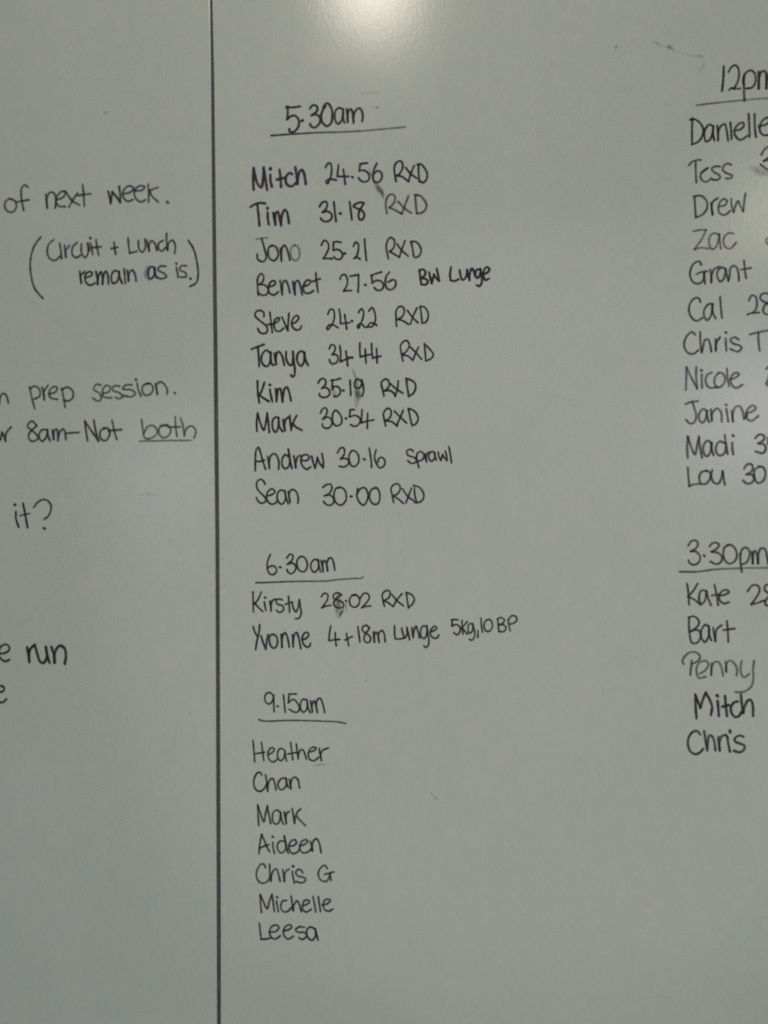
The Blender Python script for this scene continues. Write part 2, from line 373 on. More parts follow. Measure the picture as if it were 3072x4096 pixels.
# ---------------------------------------------------------------- writing, board coordinates in mm
# board | line ; N name ; W width cover ; strokes: x,z points, '!' = sharp corner
WRITING = """B R
L heading line above the tallest list, underlined
N handwritten_word black
2.94 0.85 - -121.95,512.84 -113.39,512.17 -104.5,513.05
2.94 0.85 - -120.24,513.65 -120,505.75 -120.79,497.67! -115.66,501.58 -109.96,501.29 -106.31,496.03 -106.3,488.72 -109.94,483.27 -115.06,481.28 -117.92,483.11 -118.15,485.37
2.94 0.85 - -102.21,494.93 -101.3,495.33
2.94 0.85 - -92.11,509.7 -88.37,513.66 -83.27,511.7 -83.26,506.09 -90.06,501.05! -83.82,501.63 -79.06,496.89 -80.42,490.22 -86.08,485.79 -90.61,487.37 -91.75,490.24
2.93 0.85 - -72.51,511.36 -76.47,505.73 -77.93,497.95 -75.89,490.56 -70.23,486.57 -65.16,491.13 -64.03,499.48 -65.17,508.51 -69.12,514.55 -73.08,513.97 -75.34,509.6
2.77 0.8 - -50.51,506.39 -55.58,508.56 -59.52,505.97 -61.21,499.34 -59.52,491.41 -56.47,488.79 -52.76,492.18 -50.85,498.8 -50.4,505.72! -50.84,496.56 -48.82,489.75
2.77 0.8 - -46.01,506.38 -45.22,498.51 -44.88,490.67! -44.88,499.05 -43.2,505.12 -40.95,506.34 -38.93,502.66 -38.14,495.91 -37.58,488.95! -37.58,497 -35.34,503.59 -30.86,506.93 -27.49,503.18 -26.15,496.41 -26.93,490.31
N underline black
2.46 0.9 0.5 -140.78,478.37 -114.49,479 -80.41,479.23 -52.19,478.5 -24.13,478.68 -1.8,479.57 25.97,480.63
L first row of the tallest list, thick bluish strokes
N handwritten_word purple
3.42 0.86 - -163.02,411.92 -163.81,425.14 -163.29,439.06! -161.51,430.31 -158.04,418.86 -153.29,414.29 -151.16,424.59 -150.42,438.86! -148.48,425.98 -145.94,411.2
3.42 0.86 - -141.99,429.08 -141.6,421.92 -140.06,414.71
3.42 0.86 - -141.77,437.12 -141.62,436.66
3.41 0.86 - -133.59,423.23 -128.25,423.97 -123.69,425.27
3.41 0.86 - -130.17,434.94 -128.86,423.62 -128.24,413.83
3.41 0.86 - -114.57,429.15 -117.23,430.62 -120.65,428.52 -122.54,423.35 -121.39,417.29 -117.59,414.28 -113.79,414.34 -110,417.56
3.4 0.86 - -110.4,437.44 -108.87,428 -107.57,416.7! -106.97,424.92 -105.08,431.58 -102.43,434.08 -100.16,431.36 -98.26,423.79 -97.26,416.26
N handwritten_word purple
2.62 0.88 - -72.49,435.64 -69.67,440.18 -66.85,440.7 -64.97,435.77 -65.43,426.46 -67.31,420.01 -70.13,415.28 -71.73,417.59 -70.13,420.14 -65.43,420.86 -59.32,419.2
2.62 0.88 - -56.33,437.71 -57.26,429.83 -57.63,423.79! -50.88,423.49 -43.86,423.18
2.61 0.88 - -50.42,432.32 -49.01,422.94 -47.88,413.77
2.61 0.88 - -39.27,422.24 -38.62,421.93
2.61 0.88 - -29.38,437.42 -30.5,429.57! -24.71,429.78 -19.59,426.3 -18,421.59 -20.05,416.57 -24.71,415.57 -29.37,417.9 -31.24,420.77
2.61 0.88 - -29.38,437.7 -25.65,438.46 -20.52,438.59
2.6 0.88 - -8.89,437.42 -12.14,430.61 -13.54,422.32 -12.14,415.77 -7.96,414.2 -3.78,417.26 -2.39,422.94 -4.25,427.01 -8.43,428.4 -12.14,425.04
N handwritten_word black
2.6 0.85 - 14.74,414.61 13.36,422.99 12.62,430.42 14.75,436.81 19.83,439.53 22.6,436.45 22.6,429.98 19.83,424.55 15.95,421.49! 21.67,420.31 26.29,416.88 30.16,413.94
2.59 0.85 - 26.29,431.2 32.74,423.06 40.1,417.2
2.59 0.85 - 36.89,432.57 33.2,423.96 30.16,413.94
2.59 0.85 - 42.41,434.16 42.4,423.56 43.32,413.37! 48.37,411.77 52.04,415.76 52.69,423.1 49.3,429.7 44.71,434.52 40.84,433.77
L second row of the tallest list, with its last three letters faded
N handwritten_word purple
3.11 0.9 - -166.82,390.61 -160.3,394.11 -154.18,394.99 -148.82,394.02
3.11 0.9 - -158.39,393.28 -156.83,379.67 -155.66,366.84
3.11 0.9 - -145.52,388.25 -145.29,387.49
3.1 0.9 - -145.36,382.99 -144.97,374.7 -143.81,367.9
3.1 0.9 - -138.11,381.57 -136.95,374.4 -135.42,367.21! -135.81,375.85 -134.29,382.55 -132.39,383.23 -130.47,376.4 -128.18,365.81! -127.81,374.05 -126.29,381.49 -123.64,385.13 -120.97,382.78 -119.44,375.97 -118.29,368.43
N handwritten_word black
2.77 0.88 - -79.94,387.51 -76.7,392.23 -72.18,393.17 -70.15,390.48 -71.8,384.58 -75.94,380.26! -69.92,381.14 -65.03,377.6 -64.65,373.11 -67.65,369.5 -72.92,368.58 -77.44,370.99 -78.34,372.89
2.77 0.88 - -62.03,392.01 -60.9,381.16 -59.39,368.44
2.77 0.88 - -54.37,377.93 -53.69,377.75
N handwritten_word black
2.76 0.88 - -42.44,391.5 -41.03,380.75 -39.63,369.55
2.76 0.88 - -24.89,389.4 -28.43,390.65 -34.03,389.3 -37.76,386.2 -33.09,383.23 -27.03,380.2 -24.23,375.45 -26.09,369.96 -29.36,368.97 -31.41,372.95 -30.29,380.33 -27.03,385.77 -25.17,389.41
N handwritten_word brown
2.75 0.68 - 3.64,376.22 2.25,383.67 2.71,391.98 5.49,397.42 10.58,398.88 13.54,395.24 12.43,388.81 6.69,382.57! 13.35,379.53 17.97,376.58 21.66,374.59
2.75 0.68 - 17.51,389.53 24.43,381.86 33.18,375.06
2.75 0.68 - 29.97,395.95 25.36,383.67 21.66,374.59
2.74 0.68 - 38.25,396.99 38.98,385.89 40.08,374.33! 44.68,374.15 50.19,378.08 52.21,383.52 49.27,390.08 44.69,395.34 38.25,396.99
L third row of the tallest list, its last vowel faded
N handwritten_word black
2.17 0.5 - -160,349.55 -153.31,351 -145.47,351
2.64 0.78 - -152.83,350.05 -150.42,341.98 -148.02,333.44 -147.06,326.84 -149.91,322.06 -154.22,322.2 -158.05,325.8 -158.34,330.98
2.64 0.78 - -139.92,341.14 -143.73,338.93 -144.68,331.45 -142.76,325.29 -137.03,322.47 -132.75,326.36 -131.81,332.89 -135.15,339.57 -139.92,341.42
2.63 0.78 - -128.96,337.48 -128.28,329.96 -127.7,321.98! -128,329.95 -126.58,338.33 -123.73,341.04 -120.88,336.26 -118.49,328.69 -117.25,322.57
2.63 0.5 - -111.39,340.61 -115.18,337.94 -116.12,330.48 -114.22,323.87 -109.48,321.38 -105.69,325.46 -104.75,331.97 -107.13,338.59 -111.39,340.61
N handwritten_word black
2.46 0.85 - -77.76,339.62 -74.09,345.36 -69.86,342.88 -68.44,336.31 -71.26,328.96 -75.3,322.86! -69.84,322.86 -63.73,322.19
2.46 0.85 - -62.53,342.62 -62.8,332.4! -57.64,333.61 -52.96,330.66 -51.27,325.49 -54.36,321.42 -58.57,321.56 -61.86,324.46
2.46 0.85 - -62.53,342.62 -58.59,343.23 -53.43,342.3
2.46 0.85 - -48.84,328.48 -48.09,328.17
2.45 0.85 - -37.71,336.64 -35.2,341.66 -31.93,339.69 -31.65,332.25 -33.79,324.91 -37.52,321.13 -33.79,323.24 -29.41,320.59
2.45 0.85 - -24.01,345.15 -23.07,331.96 -21.68,318.75
N handwritten_word black
2.6 0.75 - 5.48,320.18 3.17,330.43 3.35,339.66 7.8,345.79 12.42,343.04 12.88,336.56 10.57,331.56 6.87,328.91! 12.42,325.49 18.88,321.4
2.59 0.75 - 16.11,337.37 21.65,329.79 29.48,322.61
2.59 0.75 - 25.8,341.17 22.11,331.62 18.88,321.4
2.59 0.75 - 33.17,339.53 35.01,331.17 36.38,321.92
2.59 0.75 - 33.17,339.99 39.15,339.5 44.2,333.62 45.39,327.13 42.35,321.72 38.22,320.2
L fourth row of the tallest list, ending in small bold words
N handwritten_word black
2.64 0.8 - -157.02,280.22 -157.99,292.46 -157.53,301.83 -153.24,306.86 -150.17,302.54 -151.31,296.95 -155.6,293.32! -148.44,292.17 -144.32,286.42 -146.51,280.67 -152.24,279.9 -157.5,283.05
2.64 0.8 - -143.18,290.14 -136.99,291.83 -135.09,295.52 -137.95,297.48 -142.24,294.8 -144.13,287.35 -142.22,281.67 -136.97,279.65 -131.74,283.24
2.63 0.8 - -129.38,297.22 -127.94,288.75 -126.7,279.82! -126.52,288.71 -125.1,296.15 -122.25,297 -119.4,291.3 -117.01,281.88
2.63 0.8 - -113.24,295.32 -112.28,287.35 -110.56,279.36! -110.86,288.24 -109.45,295.67 -106.61,296.52 -103.76,288.97 -101.57,279.1
2.62 0.8 - -100.45,288.87 -93.36,291.46 -90.72,295.11 -94.31,297.08 -98.56,293.48 -100.45,287 -98.08,281.33 -92.41,280.7 -87.7,283.36
2.62 0.8 - -88.18,295.03 -79.23,298.02
2.62 0.8 - -84.42,305.17 -83.46,293.95 -81.57,281.32
N handwritten_word black
2.61 0.8 - -54.34,296.79 -52.47,301.37 -48.26,302.17 -45.27,296.51 -45.45,290.02 -49.65,282.25! -40.31,282.44
2.61 0.8 - -41.9,300.12 -31.45,301.46! -31.45,290.52 -31.91,280.34
2.6 0.8 - -23.44,289.08 -22.6,288.59
2.6 0.8 - -15.85,300.07 -9.81,302.19 -3.13,304.01
2.6 0.8 - -15.38,300.05 -14.45,291.05! -8.88,293.84 -2.39,291.79 -0.35,287.11 -3.32,282.12 -8.88,282 -11.66,284.86
2.6 0.8 - 6.68,303.52 2.7,298.1 1.78,289.82 4.09,283.28 8.71,282.04 13.8,285.77 14.44,291.28 11.49,294.14 5.48,291.55
N handwritten_word black
2.74 0.9 - 43.26,305.12 44.45,295.89 45.55,287.58
2.74 0.9 - 43.26,303.74 47.39,305.91 50.78,302.13 49.22,297.58 45.55,294.93! 51.06,293.85 53.62,290.09 51.05,286.95 45.55,287.4
2.73 0.9 - 55.18,301.99 56.55,294.6 58.38,287.93! 60.95,299.05! 63.87,294.37 67.34,291.05! 66.15,297.97 64.33,305.83
N handwritten_word black
2.73 0.9 - 81.67,307.11 80.48,298.44 81.2,291.27! 85.75,290.22 90.75,292.17
2.72 0.9 - 92.12,303.11 93.48,295.29 95.93,291.1 99.83,295.09 101.2,303.28! 102.1,296.85 103.91,290.85
2.72 0.9 - 103.73,290.86 104.37,298.61 106.64,304.93 108.9,302.12 110.44,295.68
2.72 0.9 - 116.14,303.71 112.53,302.92 111.16,297.48 112.97,292.86 116.13,295.95 117.05,303.69! 118.39,294.52 118.56,287.21 115.67,282.92 112.5,284.65
2.72 0.9 - 120.2,297.65 125.62,299.31 127.88,303.34 124.73,305.99 121.56,302.63 120.65,296.27 122.9,290.27 127.42,291.96
L fifth row of the tallest list
N handwritten_word black
2.48 0.88 - -149.9,253.37 -149.91,257.87 -155.27,261.16 -160.23,258.89 -160.99,254.41 -156.01,249.03 -149.12,243.6 -145.3,238.26 -146.82,233.05 -151.02,232.03 -155.22,234 -157.52,238.56
2.48 0.88 - -144.93,243.12 -136.92,243.67
2.48 0.88 - -142.28,258.04 -140.73,245.64 -139.19,232.87
2.48 0.88 - -138.06,244.08 -131.6,246.91 -130.08,250.61 -133.12,251.06 -136.17,247.77 -136.92,241.05 -134.63,235.38 -130.06,234.37 -124.74,238.13
2.47 0.88 - -127.04,252.03 -123.23,243.7 -119.57,235.02! -119.06,245.84 -118.08,256.28
2.47 0.88 - -114.5,243.49 -109.58,245.23 -105.95,250.36 -108.07,253.4 -111.86,251.26 -114.73,244.99 -113.36,238.98 -108.81,235.5 -104.27,236.51 -102.38,240.2
N handwritten_word black
2.31 0.9 - -69.6,253.89 -66.6,259.76 -62.85,259.29 -61.19,251.81 -62.84,243.68 -66.59,237.83 -69.59,234.78 -70.72,236.81 -67.34,240.82 -62.09,240.32 -56.46,236.84
2.3 0.9 - -55.35,259.83 -53.85,250.14 -53.84,241.82! -47.86,242.56 -42.62,242.8
2.3 0.9 - -48.61,252.97 -47.11,243.28 -45.98,235.1
2.3 0.9 - -40.1,244.96 -39.35,244.76
2.3 0.9 - -31.34,255.11 -27.8,259.65 -25.19,255.87 -25.93,248.49 -28.73,241.16 -31.7,235.49 -32.45,239.4 -28.26,241.61 -24.07,237.34 -20.17,236.78
2.29 0.9 - -18.68,256.63 -14.78,260.68 -12,256.45 -10.42,248.09 -11.53,241.65 -15.71,236.95 -19.89,238.35 -15.71,242.22 -9.02,238.82
N handwritten_word black
2.29 0.9 - 15.3,237.11 14.84,246.52 15.03,256.65 19.46,261.32 24.07,259.17 24.8,253.63 21.3,247.73 16.23,245.38! 22.22,244.03 30.04,238.95
2.28 0.9 - 28.94,255.82 34.64,247.85 41.53,240.78
2.28 0.9 - 40.34,258.73 36.02,249.65 32.34,239.45
2.28 0.9 - 44.29,260 45.66,250.32 46.57,240.01! 50.7,241.01 54.09,247.34 52.99,254.72 48.87,259.88 43.83,260.47
L sixth row of the tallest list, with a long tailed letter
N handwritten_word black
2.79 0.88 - -165.29,213.08 -158.25,215.7 -149.7,218.51
2.79 0.88 - -157.48,215.31 -156.32,204.03 -155.76,191.43
2.79 0.88 - -142.59,208.24 -146.78,211.18 -150.6,208.41 -152.88,201.71 -151.34,194.19 -145.99,191.09 -142.19,195.51 -141.06,208.58! -140.67,198.47 -139.13,193.2 -136.85,192.56
2.79 0.88 - -136.49,206.99 -135.34,199.86 -134.19,193.85! -134.58,201.34 -133.07,208.04 -130.78,209.11 -127.74,205.68 -125.45,199.65 -123.92,192.15
2.78 0.88 - -121.67,208.54 -121.66,201.07 -118.61,193.54 -114.82,191.97 -112.93,199.4 -113.17,208.73! -111.79,195.64 -110.65,185.92 -111.4,179.22 -113.29,177.62 -115.56,179.67
2.78 0.88 - -99.32,207.32 -102.73,209.25 -106.51,206.72 -108.01,200.79 -106.49,194.05 -102.71,190.84 -99.69,194.66 -98.57,207.3! -97.43,199.08 -94.25,191.79
N handwritten_word black
2.46 0.9 - -67.69,211.47 -65.07,216.39 -60.95,214.67 -60.57,209.46 -63.94,204.19! -58.32,203.47 -56.66,198.99 -58.31,194.57 -62.81,192.65 -66.56,194.73 -67.31,198.09
2.46 0.9 - -54.58,214.9 -53.45,204.11 -53.82,195.07! -47.83,197.69 -41.86,199.42
2.45 0.9 - -47.09,208.06 -45.59,198.02 -44.69,190
2.45 0.9 - -45.5,199.87 -41.76,200.25 -38.03,200.18 -38.96,199.27
2.45 0.9 - -29.65,217.3 -29.83,208.79 -29.18,200.46! -23.13,201.99 -15.7,203.41
2.45 0.9 - -23.13,209.76 -22.67,201.25 -22.01,192.73
2.45 0.9 - -15.24,216.33 -14.96,207.55 -13.84,198.75! -9.21,200.04 -4.3,200.86
2.44 0.9 - -9.21,210.38 -8.74,200.95 -8.46,193.11
N handwritten_word black
2.28 0.88 - 23.13,194.59 21.29,204.01 20.19,213.23 24.06,218.21 27.74,219.32 30.96,213.91 27.73,206.63 22.21,202.15! 29.57,200.16 35.27,194.98
2.28 0.88 - 32.33,211.13 38.76,204.56 45.82,196.33
2.28 0.88 - 42.16,210.91 38.76,203.64 35.27,194.98
2.28 0.88 - 49.31,214.88 50.22,205.23 51.13,194.2! 57.08,196.37 60.28,201.35 56.17,207.85 49.31,214.88
L seventh row of the tallest list, its figures smudged
N handwritten_word black
2.79 0.93 - -157.8,173.35 -157.39,159.11 -155.46,145.97
2.79 0.93 - -149.01,171.32 -152.05,162.02 -155.48,155.33
2.79 0.93 - -154.71,155.32 -149.74,151.5 -143.26,147.66
2.79 0.93 - -142.53,168.36 -141.69,167.98
2.79 0.93 - -142.14,162.6 -140.98,155.85 -139.07,147.6
2.78 0.93 - -134.52,162.85 -134.13,154.99 -133.74,147.52! -132.99,155.72 -131.48,162.42 -129.2,163.5 -127.29,156.38 -126.14,147.03! -125.02,156.34 -123.51,163.04 -120.47,164.85 -117.81,158.46 -115.53,148.36
N handwritten_word black
2.46 0.9 - -81.57,169.4 -78.56,173.8 -74.8,174.85 -71.95,171.08 -72.92,166.64 -77.05,162.63! -71.79,163.65 -67.28,159.13 -68.03,153.94 -72.53,151.64 -77.79,152.24 -80.05,154.88 -79.68,156.73
2.46 0.9 - -65.79,172.46 -61.29,172.75 -53.81,174.47
2.46 0.9 - -63.54,173.16 -63.91,167.23 -63.53,160.92! -61.29,164.59 -56.79,164.14 -53.8,159.65 -55.29,154.48 -59.78,152.33 -61.66,152.73
2.45 0.9 - -50.58,159.89 -49.83,159.43
2.45 0.9 - -41.88,171.94 -41.41,163.14 -40.94,153.88
2.45 0.9 - -28.83,171.25 -33.02,173.63 -35.81,169.52 -35.81,163.97 -31.16,162.04 -27.9,165.69 -27.44,172.61! -25.57,165.65 -25.11,158.25 -26.97,152.27
N handwritten_word black
2.59 0.85 - -0.07,152.31 -1.92,160.63 -3.31,168.49 1.78,172.73 5.48,170.64 6.4,165.1 4.09,160.99 0.39,158.29! 6.86,158.64 11.48,155.81 13.78,151.63
2.59 0.85 - 7.78,166.91 15.17,160.35 22.99,155.16
2.59 0.85 - 17.47,170.24 16.55,161.24 13.78,151.63
2.59 0.85 - 27.14,173.01 28.52,161.96 30.35,151.09! 35.4,154.5 38.62,160.87 37.7,167.31 32.65,171.07 27.14,173.01
L eighth row of the tallest list, under the smudged figures
N handwritten_word black
2.63 0.92 - -158.46,110.83 -158.86,122.44 -157.73,133.28! -154.66,122.38 -149.68,112 -147.03,122.29 -145.52,133.11! -143.98,121.5 -142.82,109.53
2.63 0.92 - -131.05,126.94 -134.48,128.11 -138.27,124.42 -139.02,116.96 -136.73,110.58 -134.45,109.44 -131.42,116.12 -131.05,127.31! -129.9,116.1 -126.09,110.46
2.63 0.92 - -125.35,125 -124.59,118.28 -123.06,111.18! -123.45,119.01 -121.56,125.7 -118.15,127.52
2.62 0.92 - -117.02,129.74 -116.25,120.41 -115.1,111.83! -113.97,118.15 -111.33,124.08 -108.31,129.62
2.62 0.92 - -113.22,119.63 -108.67,115.11 -101.72,111.45
N handwritten_word black
2.31 0.92 - -78.53,132.57 -75.9,137.36 -72.52,138.8 -70.27,135.42 -71.39,130.25 -75.89,124.74! -69.51,127.25 -65.01,124.23 -64.26,119.03 -68,113.88 -73.25,113.95 -76.26,116.95 -76.26,118.81
2.3 0.92 - -60.89,135.29 -63.51,130.14 -63.51,123.47 -61.26,117.51 -57.51,116.35 -53.03,118.89 -51.91,124.8 -54.53,130.76 -59.77,135.65 -62.02,133.83
2.3 0.92 - -47.05,125.48 -46.45,125.17
2.3 0.92 - -41.86,135.4 -42.32,127.08! -35.8,128.84 -30.21,126 -29.28,121.37 -33,116.34 -37.66,115.74 -40.92,117.63
2.3 0.92 - -41.86,135.4 -39.53,136.1 -36.73,135.79
2.29 0.92 - -26.96,136.11 -27.42,127.81 -27.89,119.69! -19.99,121.71 -12.75,123
2.29 0.92 - -19.99,131.4 -20.45,122.18 -20.45,112.96
N handwritten_word black
2.44 0.88 - 2.05,115.91 -0.07,124.68 -0.53,131.13 4.55,137.05 8.24,134.69 8.7,129.17 6.4,124.6 0.85,121.91! 9.63,120.42 16.08,115.28
2.44 0.88 - 12.86,133.25 19.77,126.26 27.58,118.82
2.44 0.88 - 23.45,134.02 19.77,125.35 16.08,117.12
2.43 0.88 - 29.89,135.77 31.72,127.02 33.55,117.83
2.43 0.88 - 29.89,136.23 35.4,134.31 40.44,128.74 41.63,123.23 39.06,117.76 34.47,115.52
L ninth row of the tallest list, ending in a small word
N handwritten_word black
2.48 0.9 - -160.44,61.75 -160.46,74.47 -159.19,87.92 -156.67,90.89 -153.83,84.13 -151.15,74.4 -147.47,63.91
2.48 0.9 - -159.93,73.71 -154.96,73.3 -149.24,74.75
2.47 0.9 - -145.06,79.58 -143.53,72.1 -142.6,64.63! -142.77,72.84 -140.87,80.29 -136.31,82.86 -132.89,79.48 -130.6,72 -130.97,63.43
2.47 0.9 - -119.23,79.37 -122.26,81.63 -125.67,77.93 -126.8,71.23 -125.28,66 -122.24,64.12 -118.46,66.7 -116.95,72.65 -118.86,88.3! -116.57,75.62 -114.29,64.44
2.47 0.9 - -112.04,80.05 -110.52,72.6 -109.37,65.15! -109,72.59 -107.12,78.52 -104.1,80.36
2.46 0.9 - -101.83,74.39 -95.79,73.97 -92.4,77.66 -95.8,81.4 -101.08,79.96 -102.96,74.03 -100.31,66.58 -95.03,63.2 -90.89,66.14
2.46 0.9 - -89.39,79.12 -87.5,70.94 -85.24,64.62! -83.74,70.17 -82.24,77.58! -79.23,70.14 -75.09,65.29! -75.1,73.82 -76.61,82.36
N handwritten_word black
2.3 0.9 - -57.49,83.3 -53.76,88.82 -50.02,89.16 -48.53,84.71 -50.02,79.54 -53.75,75.5! -47.03,76.19 -43.3,72.84 -44.79,68.41 -49.26,65.86 -55.24,66.64
2.3 0.9 - -39.47,85.55 -42.73,80.96 -42.72,73.57 -39.93,67.08 -36.2,66.32 -31.55,70.72 -31.09,78.09 -34.35,84.12 -38.54,86 -41.33,83.72
2.29 0.9 - -24.67,75.28 -23.84,74.72
2.29 0.9 - -18.09,88.59 -16.23,77.05 -15.11,64.89
2.29 0.9 - -9.74,86.21 -11.6,77.94 -9.74,70.56 -5.58,64.55 -0.95,65.89 1.36,71.4 -1.88,76.94 -6.04,76.05 -7.43,71.46
N handwritten_word black
2.28 0.88 - 35.69,84.43 32.21,86.75 27.61,84.04 29.45,79.44 36.79,76.63 40,72.94 36.79,69.76 32.2,70.25 28.99,73.02
2.28 0.88 - 39.54,78.44 40.91,71.1 42.74,64.22
2.28 0.88 - 39.54,77.98 41.38,82.54 45.04,83.89 48.7,80.19 47.78,74.71 40.46,71.56
2.27 0.88 - 49.16,81.11 50.53,76.52 51.9,71.2! 51.44,77.43 52.82,81.99 55.56,82.88
2.27 0.88 - 61.95,82.37 58.75,83.77 55.1,81.05 55.1,74.65 58.29,71.89 61.49,75.52 61.95,81.91! 62.4,77.34 63.76,73.22
2.27 0.88 - 66.05,82.79 66.96,77.3 69.23,73.17! 71.51,80! 73.33,76.34 76.51,72.84! 76.06,79.05 74.7,84.08
2.27 0.88 - 78.8,89.52 80.61,80.84 81.96,70.34
L tenth row of the tallest list, its lowest row
N handwritten_word black
2.32 0.9 - -148.05,45.25 -150.35,49.36 -154.16,51.1 -158.36,47.54 -158.34,40.81 -154.14,34.82 -148.79,29.57 -146.88,25.09 -150.3,21.74 -155.64,22.87 -159.09,28.48
2.32 0.9 - -145.37,30.68 -140.42,31.79 -135.49,35.5 -138.91,39.24 -143.47,37.02 -146.13,31.06 -144.98,24.34 -140.41,20.6 -135.09,21.33 -133.19,23.94
2.32 0.9 - -124.48,36.95 -129.03,37.71 -132.44,32.5 -132.05,25.05 -127.49,20.2 -123.33,23.54 -122.2,30.98 -123.34,36.94! -121.06,27.26 -118.78,20.93
2.31 0.9 - -118.8,35.81 -117.65,29.48 -116.51,22.78! -117.66,30.97 -116.15,36.91 -112.75,38.39 -108.58,35.4 -106.31,27.96 -106.68,21.64
N handwritten_word black
2.3 0.9 - -75.45,40.83 -70.95,44.15 -65.7,44.5 -64.2,39.68 -67.2,33.77 -73.57,30.46! -67.94,31.55 -62.7,27.83 -61.95,22.65 -65.69,18.96 -70.93,19.71 -74.69,23.42
2.3 0.9 - -53.73,40.74 -58.96,39.66 -61.58,33.75 -61.2,26.35 -57.46,20.42 -52.97,18.94 -47.75,23.36 -46.26,30 -48.5,37.4 -52.61,40.74 -57.47,40.02
2.3 0.9 - -40.84,29.62 -39.91,29.61
2.29 0.9 - -32.47,38.9 -33.4,31.99! -31.54,35.67 -27.82,39.8 -23.18,39.79 -19.93,33.79 -20.39,25.5 -25.03,18.88 -29.67,21.84 -32.93,28.3 -33.4,32.91
2.29 0.9 - -10.2,39.73 -14.83,38.37 -17.61,32.86 -16.68,24.57 -12.05,19.96 -7.42,20.87 -5.11,27.3 -6.04,35.58 -9.28,40.19 -12.52,39.74
N handwritten_word black
2.28 0.86 - 11.78,21.93 10.12,30.93 8.74,39.65 13.81,44.68 18.41,43.74 19.79,38.23 16.57,32.74 11.5,30.01! 17.49,26.32 23.74,20.99
2.28 0.86 - 22.36,38.96 29.43,29.03 36.77,23.98
2.28 0.86 - 33.57,39.55 30.35,30.86 26.86,21.53
2.28 0.86 - 36.04,42.75 42.27,40.89 47.31,35.38 48.67,28.98 45.93,23.95 40.43,21.68 37.23,22.15
2.28 0.86 - 37.24,39.99 37.69,30.84 39.98,22.14
L heading line over the list of two, underlined
N handwritten_word black
2.32 0.9 - -141.26,-41.88 -144.58,-50.27 -145.04,-58.65 -142.18,-65.62 -137.43,-66.51 -133.45,-62.77 -134.59,-57.66 -139.34,-55.83 -144.09,-58.18
2.31 0.9 - -129.38,-57.44 -128.43,-57.62
2.31 0.9 - -120.4,-45.97 -116.62,-41.31 -112.84,-43.15 -113.78,-48.26 -119.92,-53.86! -112.83,-52.43 -109.23,-56.58 -109.98,-61.23 -114.7,-65.43 -118.48,-64.06 -120.38,-60.36
2.31 0.9 - -103.4,-44.03 -107.17,-48.22 -107.63,-55.65 -104.32,-61.65 -98.67,-62.54 -94.91,-56.5 -95.86,-49.1 -100.57,-44.02 -105.28,-45.43
2.3 0.9 - -81.29,-49.02 -85.51,-47.65 -89.74,-51.84 -90.2,-58.32 -86.44,-63.39 -82.69,-61.05 -80.81,-55.49 -81.29,-48.1! -79.87,-56.41 -78.46,-62.88
2.3 0.9 - -77.54,-49 -76.12,-55.47 -75.18,-62.39! -75.66,-54.54 -73.79,-48.98 -70.97,-51.74 -69.56,-61.43! -70.5,-52.66 -67.7,-46.18 -64.89,-45.71 -62.08,-51.69 -60.68,-60.45
N underline black
2 0.92 0.62 -159.48,-76.92 -138.36,-76.1 -114.69,-74.99 -91.13,-74.53 -72.36,-74.11 -53.67,-71.94 -35.04,-70.69 -27.62,-70.36 -25.76,-68.97
L first of two rows, its middle figures smeared
N handwritten_word black
2.32 0.88 - -163.28,-88.13 -162.88,-100.71 -162.57,-112.82
2.32 0.88 - -152.61,-88.5 -156.4,-96.92 -161.16,-103.49
2.32 0.88 - -161.16,-101.63 -156.39,-107.16 -150.67,-112.22
2.32 0.88 - -148.78,-100.57 -147.82,-106.14 -146.67,-110.78
2.32 0.88 - -148.03,-94.98 -147.46,-95.34
2.32 0.88 - -141.65,-99.56 -140.69,-106.06 -140.21,-111.63! -140.22,-104.2 -138.33,-98.6 -134.07,-96.7
2.31 0.88 - -126.48,-97.55 -130.75,-96.67 -134.06,-99.49 -131.69,-103.18 -126,-104.97 -124.1,-108.67 -126.94,-112.41 -130.73,-112.92 -133.57,-110.63
2.31 0.88 - -122.22,-103.08 -113.24,-100.2
2.31 0.88 - -118.45,-93.3 -117.49,-103.03 -117.01,-112.76
2.31 0.88 - -113.72,-100.21 -112.29,-107.61 -108.98,-112.2 -106.16,-106.61 -104.76,-97.33! -103.33,-106.58 -102.38,-113.98 -105.2,-120.03 -109.44,-120.73
N handwritten_word black
2.15 0.9 - -77.5,-93.37 -73.76,-89.18 -69.54,-90.52 -69.54,-96.06 -73.28,-102.56 -77.02,-107.03! -71.4,-104.85 -65.79,-103.86
2.14 0.9 - -52.26,-90.82 -56.46,-88.37 -62.06,-90.45 -62.06,-95.06 -55.52,-97.76 -50.39,-100.48 -49.92,-105.08 -54.58,-106.97 -60.18,-105.19 -62.05,-100.6 -59.25,-95.96 -54.59,-92.22 -52.26,-90.82
2.14 0.9 - -47.13,-98.05 -46.38,-98.22
2.14 0.9 - -35.04,-91.12 -39.69,-92.08 -42.47,-97.63 -40.61,-104.05 -35.03,-105.65 -30.39,-101.19 -30.39,-94.75 -35.04,-90.2 -39.22,-91.16
2.14 0.9 - -29,-94.74 -25.29,-89.19 -20.66,-88.69 -17.88,-92.79 -20.19,-98.33 -27.14,-106.21! -22.04,-104.59 -16.02,-103.97
N handwritten_word black
2.28 0.88 - 0.39,-104.29 -1.09,-97.34 -2.19,-90.38 1.13,-85.95 5.18,-84.82 7.76,-88.46 5.92,-93.6 0.39,-97.32! 5.55,-100.2 11.44,-104.53! 15.12,-97.17 21.74,-89.06
2.28 0.88 - 9.97,-90.27 15.86,-97.17 23.58,-103.3
